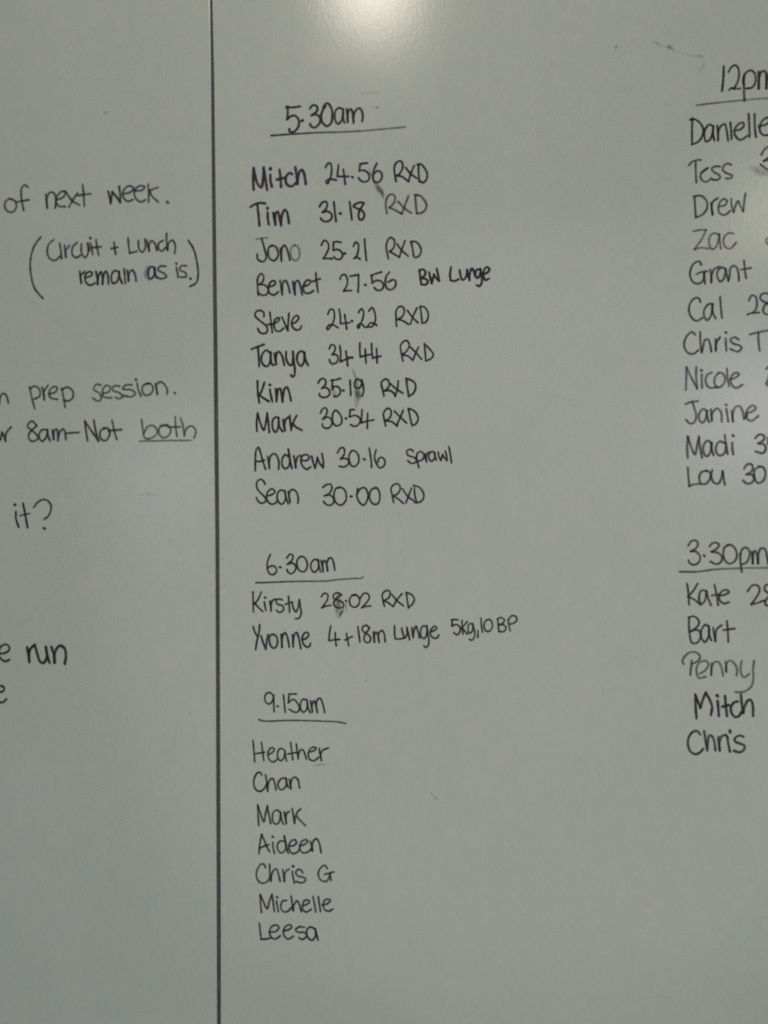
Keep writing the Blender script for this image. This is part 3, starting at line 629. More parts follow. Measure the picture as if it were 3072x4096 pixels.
2.28 0.88 - 27.25,-87.55 28.35,-96.31 29.81,-105.79! 34.94,-100.62 37,-95.49 33.48,-89.68 27.25,-87.18
L second of two rows, the longest row of writing
N handwritten_word black
2.47 0.88 - -162.83,-131.3 -160.81,-137.41 -157.66,-142.95
2.47 0.88 - -154.54,-128.67 -155.67,-139.57 -158.22,-149.66 -159.63,-159.45
2.47 0.88 - -152.81,-142.32 -150.22,-150.65 -146.79,-158.96! -145.66,-149.47 -143.97,-140.8
2.47 0.88 - -137.13,-140.42 -141.12,-141.6 -142.25,-148.3 -140.53,-154.41 -136.54,-157.41 -133.13,-154.29 -132,-148.15 -133.72,-142.6 -137.13,-140.15
2.47 0.88 - -127.47,-140.29 -126.89,-148.07 -126.43,-156.13! -126.32,-147.5 -125.2,-141.37 -122.36,-137.99 -120.09,-142.4 -118.38,-149.05 -117.24,-155.7
2.46 0.88 - -113.29,-140.36 -112.72,-147.85 -112.42,-155.35! -112.15,-147.29 -111.03,-140.6 -108.2,-137.51 -105.93,-142.2 -104.23,-149.95 -102.81,-157.14
2.46 0.88 - -101.41,-146.29 -96.33,-144.83 -92.95,-140.34 -95.21,-137.05 -99.15,-139.32 -101.12,-145.46 -99.14,-152.09 -94.62,-155.34 -91.24,-153.07 -90.68,-150.57
N handwritten_word black
2.3 0.88 - -65.71,-129.35 -67.2,-138.59 -67.79,-147.08! -61.21,-145.88 -54.5,-145.41
2.3 0.88 - -60.1,-137.38 -59.72,-145.12 -58.82,-152.84
2.29 0.88 - -47.79,-146.04 -43.32,-143.77 -39.23,-141.5
2.29 0.88 - -46.3,-137.92 -44.81,-144.89 -43.47,-152.6
2.29 0.88 - -32.17,-129.64 -30.69,-138.8 -29.57,-147.97
2.29 0.88 - -17.71,-130.91 -21.79,-127.66 -26.61,-130.3 -26.24,-134.33 -21.05,-137.93 -16.6,-142.27 -17.34,-147.41 -21.78,-148.58 -24.38,-144.59 -23.27,-138.7 -19.94,-134.24 -17.71,-130.91
2.28 0.88 - -12.9,-135.61 -12.53,-141.47 -11.79,-148.06! -11.79,-140.73 -9.95,-135.57 -7.73,-138.47 -5.88,-147.97! -6.99,-139.93 -4.78,-134.77 -1.82,-133.99 0.39,-138.36 1.5,-147.13
N handwritten_word black
2.28 0.86 - 12.89,-127.74 12.89,-135.78 13.59,-143.62! 19.46,-143.73 25.51,-142.13
2.28 0.86 - 21.48,-130.64 22.99,-136.65 25.01,-142.64! 28.04,-138.58 28.04,-129.54! 29.55,-136.55 31.36,-144.56
2.27 0.86 - 34.09,-129.96 34.59,-136.48 35.59,-141.99! 36.6,-133.44 39.12,-127.89 41.13,-133.38 43.14,-141.87
2.27 0.86 - 51.18,-127.73 47.16,-127.78 44.65,-133.33 45.15,-140.34 49.16,-142.79 52.18,-136.23 52.18,-127.21! 53.68,-138.21 54.68,-145.21 53.68,-151.23 50.66,-153.48 48.66,-151.51
2.27 0.86 - 56.69,-134.16 60.7,-133.11 64.21,-129.55 61.71,-127.59 57.7,-131.14 56.69,-138.17 60.7,-142.11 64.7,-141.55 66.7,-138.02
N handwritten_word black
2.26 0.86 - 82.2,-119.82 85.69,-119.28 89.67,-119.73
2.26 0.86 - 82.7,-120.31 82.49,-127.31! 87.68,-125.24 92.15,-128.68 91.65,-134.67 88.66,-137.71 84.68,-135.27
2.11 0.8 - 94.65,-120.16 94.64,-128.64 95.83,-136.61
2.11 0.8 - 100.61,-121.58 97.63,-125.61 94.64,-129.14! 97.62,-132.59 100.6,-136.54
2.11 0.8 - 107.06,-123.99 103.09,-124.54 101.6,-129.55 103.08,-135.51 106.55,-133.46 107.56,-124.48! 109.53,-132.43 109.52,-139.4 106.54,-143.92 103.57,-142.97
2.1 0.8 - 113.49,-132.37 113.69,-136.35 113.48,-140.53
2.1 0.8 - 117.28,-117.39 117.66,-125.35 119.04,-133.79
2.1 0.8 - 123.9,-119.3 121.23,-123.31 121.61,-130.27 125.17,-133.2 129.81,-130.16 130.81,-124.18 127.85,-118.75 123.9,-119.3
2.1 0.8 - 136.74,-118.14 141.17,-116.1 145.11,-119.03 143.13,-123.03 139.19,-124.57! 145.1,-125.48 147.06,-128.93 144.1,-132.94 138.69,-133.01
2.1 0.8 - 137.23,-117.64 137.71,-125.08 138.69,-133.01
2.1 0.8 - 149.53,-118.98 150.51,-125.91 151.97,-131.83
2.1 0.8 - 149.53,-118.98 153.96,-113.96 158.87,-114.89 159.85,-118.85 155.91,-122.86 151.49,-123.91
L heading line over the lowest list, underlined
N handwritten_word black
2.16 0.9 - -137.41,-215.35 -141.58,-212.1 -146.14,-213.69 -148.03,-219.3 -146.5,-224.46 -142.32,-226.22 -138.53,-222.79 -136.65,-215.33! -136.63,-224.97 -136.24,-235.72
2.16 0.9 - -132.31,-228.58 -131.55,-228.86
2.16 0.9 - -124.53,-214.7 -123.39,-225.41 -122.24,-236.12
2.15 0.9 - -117.36,-213.43 -118.48,-224.19! -112.06,-219.97 -107.54,-223.56 -104.52,-229.41 -106.02,-234.62 -110.54,-235.47 -116.96,-232.29
2.15 0.9 - -117.36,-213.43 -108.3,-213.08
2.15 0.9 - -95.5,-220.33 -100.01,-219.33 -103.02,-224.2 -103.01,-230.85 -100,-235.21 -96.24,-232.9 -94.37,-226.21 -95.12,-219.59! -93.99,-228.42 -90.98,-235.73
2.15 0.9 - -90.61,-221.33 -89.48,-228.31 -88.35,-234.56! -88.73,-227.56 -86.49,-220.87 -84.23,-225.98 -81.97,-235.14! -83.48,-226.7 -81.99,-219.29 -78.62,-217.74 -75.24,-225.03 -72.99,-235.29
N underline black
2 0.9 0.72 -155.59,-245.62 -150.64,-247.2 -141.53,-247.34 -121.09,-245.93 -98.48,-245.51 -75.97,-245.68 -57.3,-246.09 -46.87,-247.73
L top row of the lowest list
N handwritten_word black
2.16 0.85 - -162.78,-271.66 -161.61,-284.99 -160.6,-297.95
2.16 0.85 - -161.23,-288.32 -155.14,-287.03 -148.3,-285.72
2.16 0.85 - -152.12,-273.59 -150.58,-284.67 -149.05,-296.12
2.16 0.85 - -143.74,-288.92 -137.68,-285.04 -135.8,-281.28 -139.21,-279.89 -142.99,-283.71 -143.74,-290.4 -140.7,-296.24 -136.15,-297.21 -131.99,-293.38
2.15 0.85 - -123.31,-282.4 -127.85,-280.31 -131.63,-284.86 -131.24,-292.25 -127.83,-295.48 -124.05,-292.03 -122.56,-283.11! -121.79,-290.49 -120.42,-295.62
2.15 0.85 - -118.77,-287.07 -108.97,-284.94
2.15 0.85 - -115.4,-272.93 -113.88,-283.6 -112.73,-293.91
2.15 0.85 - -108.23,-274.57 -107.09,-284.14 -105.95,-292.6! -105.21,-285.56 -102.2,-281.05 -99.19,-282.44 -97.31,-287.54 -95.8,-292.66
2.15 0.85 - -92.06,-283.7 -86.43,-282.06 -83.43,-279.03 -86.43,-277.64 -90.93,-279.98 -93.55,-286.7 -91.67,-292.54 -86.42,-294.22 -80.43,-289.99
2.14 0.85 - -79.69,-279.29 -78.56,-286.99 -77.06,-293.57! -77.81,-286.23 -75.2,-281 -68.47,-278.23
L second row of the lowest list, four letters
N handwritten_word black
2.47 0.78 - -151.54,-313.88 -153.87,-310.58 -157.19,-311.46 -160.51,-316.76 -161.83,-323.3 -160.49,-329.74 -156.49,-333.83 -151.84,-333.34 -147.19,-328.65 -145.21,-324.04
2.46 0.78 - -146.89,-313.4 -145.21,-322.75 -144.2,-333.08! -143.55,-325.28 -141.23,-319.38 -137.92,-317.65 -135.6,-322.43 -133.6,-331.43
2.46 0.78 - -120.72,-317.41 -124.02,-316.55 -128.65,-318.96 -131.29,-324.23 -129.96,-329.36 -126.65,-331.19 -122.69,-328.47 -120.38,-323.22 -121.38,-316.79! -120.05,-323.21 -118.06,-327.99
2.46 0.78 - -117.09,-317.94 -115.76,-323.71 -114.89,-329.82! -115.1,-322.4 -112.8,-316.51 -109.5,-315.24 -106.21,-318.23 -104.22,-327.85
L third row of the lowest list
N handwritten_word black
2.47 0.72 - -155.42,-375.94 -156.11,-363.32 -156.6,-351.34! -153.12,-361.27 -148.79,-371.47 -146.81,-361.03 -144.5,-351.56! -142.5,-362.17 -140.49,-372.77
2.46 0.72 - -127.93,-359.04 -132.57,-356.3 -137.2,-359.38 -138.18,-365.89 -136.52,-372.3 -132.54,-373.44 -129.24,-369.43 -127.93,-359.04! -126.6,-368.04 -123.95,-373.43
2.46 0.72 - -123.31,-358.22 -121.98,-365.28 -120.65,-372.34! -121.32,-364.61 -120.01,-359.4 -117.37,-357.68
2.46 0.72 - -113.42,-353.66 -111.76,-362.96 -110.43,-371.62! -109.45,-364.81 -106.82,-357.62 -102.88,-353.93
2.45 0.72 - -108.13,-362.51 -102.86,-368.43 -96.94,-373.69
L fourth row of the lowest list
N handwritten_word black
2.47 0.74 - -154.94,-410.45 -153.82,-397.83 -151.56,-387! -148.14,-394.63 -145.09,-401.91 -141.67,-407.68
2.46 0.74 - -153.81,-403.75 -148.88,-401.32 -142.82,-399.23
2.46 0.74 - -137.99,-389.05 -137.53,-389.33
2.46 0.74 - -137.68,-396.06 -137.14,-403.06 -135.61,-409.27
2.46 0.74 - -122.79,-394.35 -127.7,-393.81 -131.47,-397.65 -131.46,-404.3 -127.68,-408.57 -123.15,-406.17 -120.9,-400.91 -123.18,-387.72! -120.9,-400.17 -118.25,-408.55
2.46 0.74 - -117.13,-399.65 -111.86,-399.06 -108.1,-395.23 -109.61,-391.6 -114.12,-393.26 -117.13,-397.81 -116.37,-405.15 -112.6,-408.68 -107.33,-406.98 -104.33,-403.17
2.45 0.74 - -103.58,-399.09 -96.82,-396.24 -93.83,-392.44 -96.83,-391.09 -101.33,-393.48 -103.96,-399.48 -102.45,-405.31 -98.31,-407.34 -92.31,-404.88 -89.69,-401.83
2.45 0.74 - -90.83,-393.05 -89.32,-398.14 -88.19,-404.34! -88.2,-397.36 -86.33,-391.4 -82.59,-389.41 -79.59,-394.8 -77.34,-405.73
L fifth row of the lowest list, ending in a lone capital
N handwritten_word black
2.46 0.72 - -146.95,-427.13 -148.09,-423.85 -151.88,-423.27 -156.43,-429.02 -158.32,-436.5 -156.41,-443.08 -151.85,-446.57 -146.54,-445.59 -142,-440.95 -140.87,-437.94
2.46 0.72 - -141.65,-423.2 -141.25,-434.26 -140.1,-443.81! -138.98,-435.64 -136.72,-430.37 -132.94,-428.36 -130.67,-433.79 -128.39,-443.28
2.46 0.72 - -125.01,-429.12 -124.25,-435.72 -123.1,-443.04! -122.74,-435.65 -120.86,-430.41 -117.47,-428.05
2.45 0.72 - -113.32,-430.81 -112.19,-437.39 -110.67,-444.32
2.46 0.72 - -112.35,-424.14 -111.9,-424.41
2.45 0.72 - -100.17,-432.07 -102.05,-428.47 -105.8,-427.9 -108.81,-431.35 -106.55,-435.66 -100.54,-436.87 -96.41,-438.89 -98.28,-442.65 -102.78,-443.96 -108.04,-442.72
N handwritten_word black
2.45 0.72 - -69.86,-425.22 -72.85,-421.32 -77.33,-424.08 -80.69,-430.1 -79.93,-436.67 -75.82,-440.52 -70.59,-440.65 -67.61,-436.12 -66.12,-431.65
2.44 0.72 - -72.84,-432.32 -66.87,-430.59 -61.65,-428.89
2.44 0.72 - -66.5,-431.67 -65.75,-435.3 -65,-439.3
L sixth row of the lowest list
N handwritten_word black
2.46 0.74 - -151.79,-482.33 -152.95,-471.3 -153.34,-460.97! -149.54,-468.92 -144.6,-477.91 -141.96,-468.56 -138.57,-459.91! -137.04,-469.8 -135.51,-480.42
2.46 0.74 - -132.89,-467.75 -131.74,-473.97 -130.6,-480.18
2.46 0.74 - -132.29,-462.93 -131.91,-463.21
2.46 0.74 - -120.44,-466.42 -124.58,-466.99 -127.22,-471.54 -126.83,-477.41 -123.06,-480.54 -117.78,-478.81 -114.4,-474.6
2.45 0.74 - -114.42,-460.98 -113.28,-470.13 -111.91,-478.15! -111.02,-471.49 -107.26,-466.16 -104.63,-469.71 -101.99,-478.77
2.45 0.74 - -100.5,-471.71 -95.25,-469.99 -91.51,-466.14 -93.76,-464.41 -98.25,-465.72 -100.5,-471.71 -99.74,-476.82 -95.24,-479.17 -89.62,-475.59
2.45 0.74 - -87.39,-460.07 -85.51,-468.78 -83.86,-478.24
2.45 0.74 - -80.66,-460.11 -79.53,-468.5 -77.88,-477.22
2.44 0.74 - -76.17,-469.8 -69.83,-468.03 -65.73,-463.43 -68.34,-462.09 -72.81,-463.77 -74.68,-469.73 -72.81,-475.13 -67.58,-476.71 -62.74,-473.91
L bottom row of the lowest list
N handwritten_word black
2.46 0.76 - -154.42,-496.13 -153.27,-506.04 -152.12,-515.58! -146.43,-514.91 -140.38,-513.49
2.46 0.76 - -141.9,-506.19 -134.35,-505.06 -129.82,-500.41 -132.09,-497.21 -138.13,-498.62 -141.53,-505.43 -139.63,-511.97 -134.33,-514.28 -128.3,-509.91
2.45 0.76 - -124.16,-503.8 -117.76,-502 -113.62,-498.1 -116.26,-495.66 -121.53,-498.51 -124.16,-504.54 -122.26,-511.06 -117.74,-513.4 -112.1,-509.79
2.45 0.76 - -98.22,-498.05 -103.47,-497.59 -109.1,-501.55 -105.72,-504.32 -98.21,-504.29 -95.21,-507.44 -98.21,-512 -101.96,-512.57 -104.59,-510.87
2.45 0.76 - -84.74,-499.56 -89.98,-497.26 -94.47,-500.06 -94.84,-506.69 -91.46,-512.38 -87.72,-512.92 -84.36,-507.61 -84.36,-499.54! -82.86,-506.06 -80.99,-512.56
L heading line at the right edge, underlined, above the taller right list
N handwritten_word black
2.64 0.8 - 401.32,534.02 400.69,519.28 399.21,504.59
2.49 0.72 - 406.66,526.62 409.51,531.77 414.05,534.16 417.42,530.72 418.52,523.58 416.78,514.24 412.51,506.51! 409.98,507.54 407.14,505.33
2.49 0.72 - 412.51,506.22 419.57,506.42
2.49 0.72 - 424.1,510.3 422.99,515.07 424.43,522.07 428.11,525.98 432.62,526.9 436.53,521.97 437.05,513.7 433.09,506.85 426.33,506.05
2.49 0.72 - 424.43,522.65 423.82,510.31 424.3,491.73
2.77 0.78 - 440.47,524.69 440.71,515.26 440.39,505.27! 441.01,518.18 444.41,525.05 447.77,524.86 449.14,517.72 449.08,504.8! 449.97,515.91 453.37,524.54 457.85,525.45 460.62,518.25 461.67,504.69
N underline black
2.34 0.62 0.42 370.17,489.29 391.22,490.83 413.86,491.99 436.4,493.14 450.93,493.24 464.41,493.69
L top row of the taller right list, cut off by the edge of the photograph
N handwritten_word black
2.5 0.78 - 365.27,474.43 364.93,459.05 364.87,443.06! 372.29,446.25 376.87,453.72 377.47,461.38 373.51,468.68 368.4,472.5 362.98,472.48
2.5 0.78 - 388.27,463.8 384.88,465.74 380.31,461.24 378.86,453.62 380.82,445.84 384.8,447.42 387.95,454.36 389.12,463.76! 388.8,454.32 390.19,446.86
2.49 0.78 - 393.38,464.13 394.48,455.81 394.44,446.36! 394.77,456.98 397.34,462.75 401.88,465.47 404.12,458.28 405.76,445.82
2.49 0.78 - 408.39,466.92 409.2,458.03 409.72,447.39
2.49 0.78 - 412.59,457.27 419.36,458.11 423.89,462.6 422.21,466.21 416.56,463.55 412.87,456.67 414.81,449.5 419.87,445.72 427.21,450.07
2.49 0.8 - 429.01,475.87 429.52,462.9 430.02,448.76
2.48 0.8 - 435.76,475.23 435.7,462.59 437.04,448.42
2.48 0.8 - 440.18,460.6 448.6,462.53 453.1,467 450.32,470.37 445.26,467.98 441.3,460.55 442.95,452.24 448.54,449.62 455.83,453.36
L second row of the taller right list, with a smeared figure at the edge
N handwritten_word black
2.5 0.65 - 361.07,418.72 365.36,422.96 371.06,424.48 374.76,424.31
2.5 0.65 - 368.78,422.81 369.02,410.96 369.54,398.23
2.5 0.65 - 382.4,414.21 378.41,412.32 374.41,407.18 375.53,401.22 380.63,398.04 386.32,401.93
2.5 0.65 - 375.56,408.9 380.69,412.81 382.68,414.49
2.5 0.65 - 396.3,415.65 390.92,415.89 386.94,413.12 390.32,408.84 395.41,405.66 396.53,402.08 393.12,399.86 387.74,400.69
2.49 0.65 - 409.03,416.84 405.65,418.77 401.11,416.61 399.4,411.97 403.34,407.67 410.1,404.43 408.96,401.53 403.31,401.19
N handwritten_word black
2.48 0.65 - 443.11,427.33 446.22,432.77 450.72,436.07 455.18,433.52 455.15,427.65 449.54,422.64 445.6,419.88! 454,420.67 457.33,414.66 452.83,409 447.24,411.59 442.22,415.93
L third row of the taller right list, fading to the right
N handwritten_word black
2.5 0.72 - 367.48,380.87 368.01,369.62 368.81,356.58! 376.5,359.83 381.64,367.3 381.11,375.58 375.45,381.72 366.34,381.8
2.5 0.72 - 386.21,373.02 387.03,367.09 387.85,359.39! 386.75,367.69 388.48,374.7 393.6,378.32
2.49 0.62 - 395.82,368.5 402.05,370.02 404.33,374.64 400.95,377.13 396.41,373.78 394.4,366.79 396.35,360.23 401.44,358.27 407.67,362.73
2.49 0.62 - 409.14,376.8 409.39,369.14 411.61,361.11! 413.9,368.96 416.74,374.14 418.97,368.75 422.32,361.86! 423.49,372.1 424.94,382.62
L fourth row of the taller right list, three faint brownish letters
N handwritten_word brown
2.35 0.6 - 366.19,340.43 373.02,341.66 380.41,341.38! 375.82,331.52 366.96,318.85! 374.65,320.65 382.59,319.49
2.35 0.6 - 393.99,335.58 390.03,337.49 384.92,334.14 383.75,325.34 386.56,318.76 391.1,320.37 393.95,327.34 395.69,336.11! 395.66,329.04 397.03,318.99
2.34 0.6 - 411.22,335.84 406.43,336.89 401.33,332.96 400.17,325.35 403.53,319.35 408.61,319.17 414.28,325.44
N handwritten_word brown
2.33 0.6 - 449.1,329.48 447.96,325.42 451.3,321.21 454.63,317.58
L fifth row of the taller right list, its last letter crossed
N handwritten_word black
2.5 0.7 - 374.8,300.73 373.01,304.54 366.97,302.86 362.72,295.49 362.09,287.99 365.68,280.37 371.1,278.33 376.54,281.92 378.08,290.62! 378.36,284.99 378.93,278.1
2.5 0.7 - 369.34,289.65 374.77,291.98 381.39,292.7
2.49 0.7 - 385.01,294.78 385.88,286.63 386.15,279.44! 386.78,287.85 389.21,294.64 395.23,297.57
2.49 0.7 - 401.81,294.86 398.22,296.85 393.41,292.64 392.78,286.42 396.35,280.07 399.96,283.08 401.79,289.25 402.41,294.84! 404.17,286.06 405.34,280.42! 407.17,287.84 407.19,294.07 410.8,298.31 414.97,295.69 416.73,288.78 417.29,280.68
2.48 0.7 - 419.73,293.36 430.46,294.88
2.48 0.7 - 423.06,303.51 423.91,293.53 425.35,283.23
L sixth row of the taller right list, with two figures at the edge
N handwritten_word black
2.5 0.7 - 373.73,257.01 371.64,261.44 367.42,261.56 361.97,255.46 360.73,246.73 363.71,238.53 369.13,234.64 375.76,237.9
2.49 0.7 - 387.85,254.12 383.65,254.24 378.21,248.14 377.88,240.03 381.17,235.27 384.79,238.61 386.62,246.04 387.25,253.51! 387.81,244.14 390.78,237.2
2.49 0.7 - 395.98,262.31 396.83,249.51 397.98,237.33
N handwritten_word black
2.48 0.7 - 428.51,257.04 431.51,262.85 435.67,261.49 437.42,254 436.19,246.58 432.61,242.34! 429.63,241.79 426.65,240.32
2.48 0.7 - 432.61,242.34 439.74,242.46
2.48 0.7 - 452.27,261.02 448.74,264.84 442.8,263.77 441,258.86 446.32,254.37 452.22,249.87 453.97,244.25 448.62,240.05 444.49,243.26 445.71,250.05 452.25,256.68
L seventh row of the taller right list, ending in a lone capital
N handwritten_word black
2.5 0.68 - 367.56,218.43 364.25,221.64 358.81,218.01 355.15,209.97 355.73,202.45 359.93,196.74 365.36,196 371.4,200.24
2.49 0.68 - 373.29,221.42 373.54,208.93 375,197.66! 376.84,205.11 378.67,211.93 382.28,212.47 384.65,205.56 385.82,198.06
2.49 0.68 - 390.68,212.28 390.66,206.05 390.93,199.19! 391.87,208.51 395.49,214.66
2.49 0.68 - 402.07,213.26 402.33,205.79 402.9,198.93
2.49 0.68 - 402.22,220.41 402.69,219.97
2.48 0.68 - 416.4,211.69 412.23,214.27 407.44,211.89 409.81,207.49 416.96,204.84 419.93,201.67 415.74,197.41 407.39,200.7
2.48 0.68 - 429.52,217.28 437.26,219.27 449.66,221.45 453.27,221.67
2.48 0.68 - 438.74,218.61 438.99,208.69 440.13,198.13
L eighth row of the taller right list, six purplish letters
N handwritten_word purple
2.64 0.6 - 356.84,153.76 357.24,166.93 357.64,180.1! 362.2,169.77 369.56,155.01! 368.55,167.46 368.6,180.25
2.64 0.6 - 374.23,176.49 374.65,176.12
2.64 0.6 - 374.91,171.36 374.88,162.96 375.2,155.65
2.64 0.6 - 386.18,173.71 381.25,170.88 379.11,164.35 381.9,157 386.81,155.45 392.44,156.82
2.63 0.6 - 393.91,172.83 389.67,167.81 389.64,159.78 392.43,155.72 398.06,158.18 401.24,165.41 398.82,172.01 393.91,173.2
2.63 0.6 - 403.4,177.75 404.05,166.82 405.76,157.32
2.63 0.6 - 407.19,165.3 413.5,167.37 417.01,170.95 414.92,172.8 410.02,171.08 407.54,165.3 409.26,157.99 413.45,155.01 420.79,158.52
N handwritten_word purple
2.62 0.6 - 447.67,176.9 451.15,179.73 453.9,175.33 451.1,169.59 448.28,160.94! 446.89,159.52 450.34,156.56
L ninth row of the taller right list, six letters with faint dots
N handwritten_word purple
2.64 0.62 - 356.42,136.94 362.79,139.41 370.56,140.38
2.64 0.62 - 364.2,139.02 366.64,130.94 368.38,123.61 366.94,116.33 361.99,113.83 356.7,118.29
2.64 0.62 - 381.08,128.55 376.16,130.81 371.91,125.76 371.89,118.46 375.39,114.76 378.93,119.1 380.38,128.56! 381.05,121.26 382.79,115.4
2.63 0.62 - 384.95,129.96 385.63,122.66 385.96,116.82! 386.69,125.56 391.63,131.32 395.83,128.35 397.21,122.5 397.18,115.95
2.63 0.62 - 402.03,135.54 402.45,135.1
2.63 0.62 - 402.5,130.8 403.52,123.15 404.54,115.86
2.63 0.62 - 408.44,128.17 409.11,122.34 409.78,115.79! 409.82,125.24 412.65,132.47 416.85,133.87 420.31,128.73 422.36,118.54! 425.87,122.85
2.62 0.62 - 425.18,125.03 431.46,127.12 435.65,131.42 432.18,134.37 427.29,130.81 424.48,125.04 425.85,118.49 430.71,116.25 438.39,121.95
L tenth row of the taller right list, with one figure at the edge
N handwritten_word purple
2.79 0.68 - 358.66,74.05 358,85.74 358.75,98.52! 362.59,86.43 366.79,77.63 369.3,87.83 371.46,98.39! 372.47,86.34 374.88,73.92
2.78 0.68 - 385.85,90.59 380.94,93.55 376.7,88.49 376.67,79.74 380.17,75.33 384.4,80.4 385.5,90.59! 385.82,83.3 387.9,76.73
2.78 0.68 - 400.58,90.44 394.98,92.68 390.75,86.9 391.42,78.88 395.61,75.94 400.53,79.53 401.96,86.06
2.78 0.68 - 400.62,99.9 401.97,88.97 403.68,78.05
2.77 0.68 - 408.98,91.08 408.95,84.54 409.97,77.63
2.77 0.68 - 409.71,99.44 410.2,98.92
N handwritten_word purple
2.76 0.68 - 434.79,95.9 438.98,100.21 444.53,98.7 444.51,94.35 438.24,89.71! 444.48,88.56 446.54,83.48 443.05,78.44 435.07,80.68
2.76 0.68 - 449.02,96.48 448.99,88.52
L bottom row of the taller right list, with a two figure number at the edge
N handwritten_word black
2.64 0.66 - 358.62,62.36 359.28,51.41 360.3,40.45! 365.95,42.62 372.3,42.95
2.64 0.66 - 380.1,58.58 373.76,56.43 371.62,49.88 373.71,43.31 379.34,43.28 384.29,51.27 383.61,56.37 379.4,58.58
2.63 0.66 - 386.43,59.26 385,52.72 387.77,44.7 392.68,43.22 396.2,48.29 397.99,57.74! 399.01,50.46 400.38,42.1
N handwritten_word black
2.62 0.66 - 422.11,60.49 425.61,65.54 430.48,65.5 431.85,60.42 429.05,56.09 424.86,53.94! 431.12,53.18 433.19,49.55 431.08,44.49 425.51,43.07 421,46.71
2.62 0.66 - 438.81,62.55 433.93,58.96 433.89,49.55 437.33,43.74 442.9,45.88 446.05,53.82 443.66,61.79 438.81,63.27
L heading line over the shorter right list, underlined
N handwritten_word black
2.49 0.72 - 358.73,-29.33 362.25,-24.07 367.34,-23.4 369.86,-27.33 367.3,-32.59 361.57,-35.89! 367.92,-36.53 372.03,-41.76 371.05,-48.32 365.96,-51.63 360.88,-50.35 358.99,-46.42
2.49 0.72 - 376.66,-40.95 377.17,-41.34
2.48 0.72 - 382.85,-29.91 386.98,-25.97 392.67,-26.61 393.29,-29.88 389.48,-33.82 385.04,-36.46! 392.62,-37.74 397.02,-42.95 395.1,-48.85 390.04,-50.84 383.73,-47.93
2.48 0.72 - 404.65,-27.88 399.59,-31.82 398.3,-39.02 400.16,-46.21 404.56,-50.11 410.23,-48.12 413.72,-40.92 411.56,-32.43 407.17,-28.53 402.76,-28.54
2.47 0.72 - 417.18,-39.6 420.36,-32.4 424.75,-31.73 427.87,-36.29 426.58,-44.77 423.42,-49.36 419.65,-50.68
2.48 0.72 - 417.5,-38.29 417.46,-48.08 418.98,-59.49
2.47 0.72 - 430.38,-36.28 430.97,-42.8 431.25,-49.97! 431.61,-40.84 433.51,-34.96 435.38,-36.91 437.2,-49.93! 437.88,-38.86 440.41,-32.33 444.78,-32.97 447.24,-40.77 448.38,-50.52
N underline black
2.48 0.75 0.45 349.38,-59.94 369.1,-59.82 388.12,-57.08 407.05,-55.98 425.9,-55.21 448.36,-54.75 457.15,-54.37
L top row of the shorter right list, with figures at the edge
N handwritten_word black
2.49 0.74 - 357.29,-74.01 358.84,-85.82 359.43,-98.28
2.49 0.74 - 369.05,-73.92 364.57,-81.83 358.19,-89.11! 365.17,-92.32 372.13,-98.15
2.49 0.74 - 377.9,-81.71 373.46,-81.75 370.9,-87.67 371.51,-94.88 374.03,-97.47 377.85,-92.19 379.16,-82.36! 381.03,-90.2 384.16,-98.67
2.48 0.74 - 385.47,-87.54 393.05,-86.16
2.48 0.74 - 388.36,-75.07 390.53,-86.18 392.37,-98.26
2.48 0.74 - 394.31,-87.45 400.62,-86.08 404.42,-82.78 401.91,-80.85 396.86,-82.2 393.68,-87.46 394.29,-93.34 398.69,-96.56 404.37,-95.19
N handwritten_word black
2.47 0.74 - 425.47,-81.94 430.83,-75.38 436.46,-75.33 438.94,-79.87 436.41,-87.05 429.47,-97.54! 436.99,-95.51 443.25,-92.84
2.47 0.74 - 450.83,-74.57 445.83,-74.61 444.56,-80.47 449.53,-84.98 453.24,-91.44 450.72,-97.96 445.73,-98.02 445.12,-93.47 449.52,-86.93 452.04,-80.41
L second row of the shorter right list, ending in a crossed letter
N handwritten_word black
2.49 0.76 - 359.37,-113.37 359.33,-125.18 360.55,-136.96 362.44,-142.83 367.51,-143.41 371.98,-137.45 371.37,-129.6 367.57,-127.69 359.94,-130.42! 367.58,-125.07 370.78,-119.78 368.26,-113.92 363.19,-112.01 358.73,-113.71
2.48 0.76 - 381.53,-123.57 377.74,-121.66 373.28,-128.26 373.25,-136.78 377.03,-141.96 380.84,-136.66 382.14,-128.14 381.53,-123.57! 382.43,-134.68 384.63,-139.88
2.48 0.76 - 386.58,-124.81 387.81,-133.29 389.04,-140.79! 389.4,-131.31 391.63,-125.4 396.06,-122.07
2.48 0.76 - 397.93,-127.6 410.53,-125.79
2.48 0.76 - 402.07,-117.09 402.97,-127.85 403.54,-140.9
L third row of the shorter right list, with a looping tail
N handwritten_word black
2.49 0.66 - 353.21,-168.01 351.61,-165.06 354.85,-158.39 361.27,-153.99 367.03,-154.22 371.49,-158.11 370.19,-163.41 363.14,-167.5
2.49 0.66 - 362.19,-163.55 361.52,-171.49 360.53,-180.42
2.48 0.58 - 370.77,-179.23 377.81,-174.48 381.02,-168.49 379.12,-164.24 373.38,-164.67 368.89,-168.71 367.58,-175.99 370.11,-183.86 377.78,-182.39
2.48 0.58 - 384.21,-167.12 384.51,-173.7 384.16,-180.29! 384.83,-171.06 388.04,-165.07 392.5,-164.99 395.65,-170.86 397.52,-180.69
2.48 0.58 - 400.12,-164.2 401.05,-170.76 401.03,-176.02! 401.06,-168.78 403.94,-163.47 407.74,-164.06 412.15,-169.24 413.39,-174.47 412.42,-180.39
2.47 0.58 - 432.4,-162.97 431.1,-171.51 431.36,-183.3 429.11,-192.52 422.78,-197.9 416.45,-199.67 411.07,-199.46
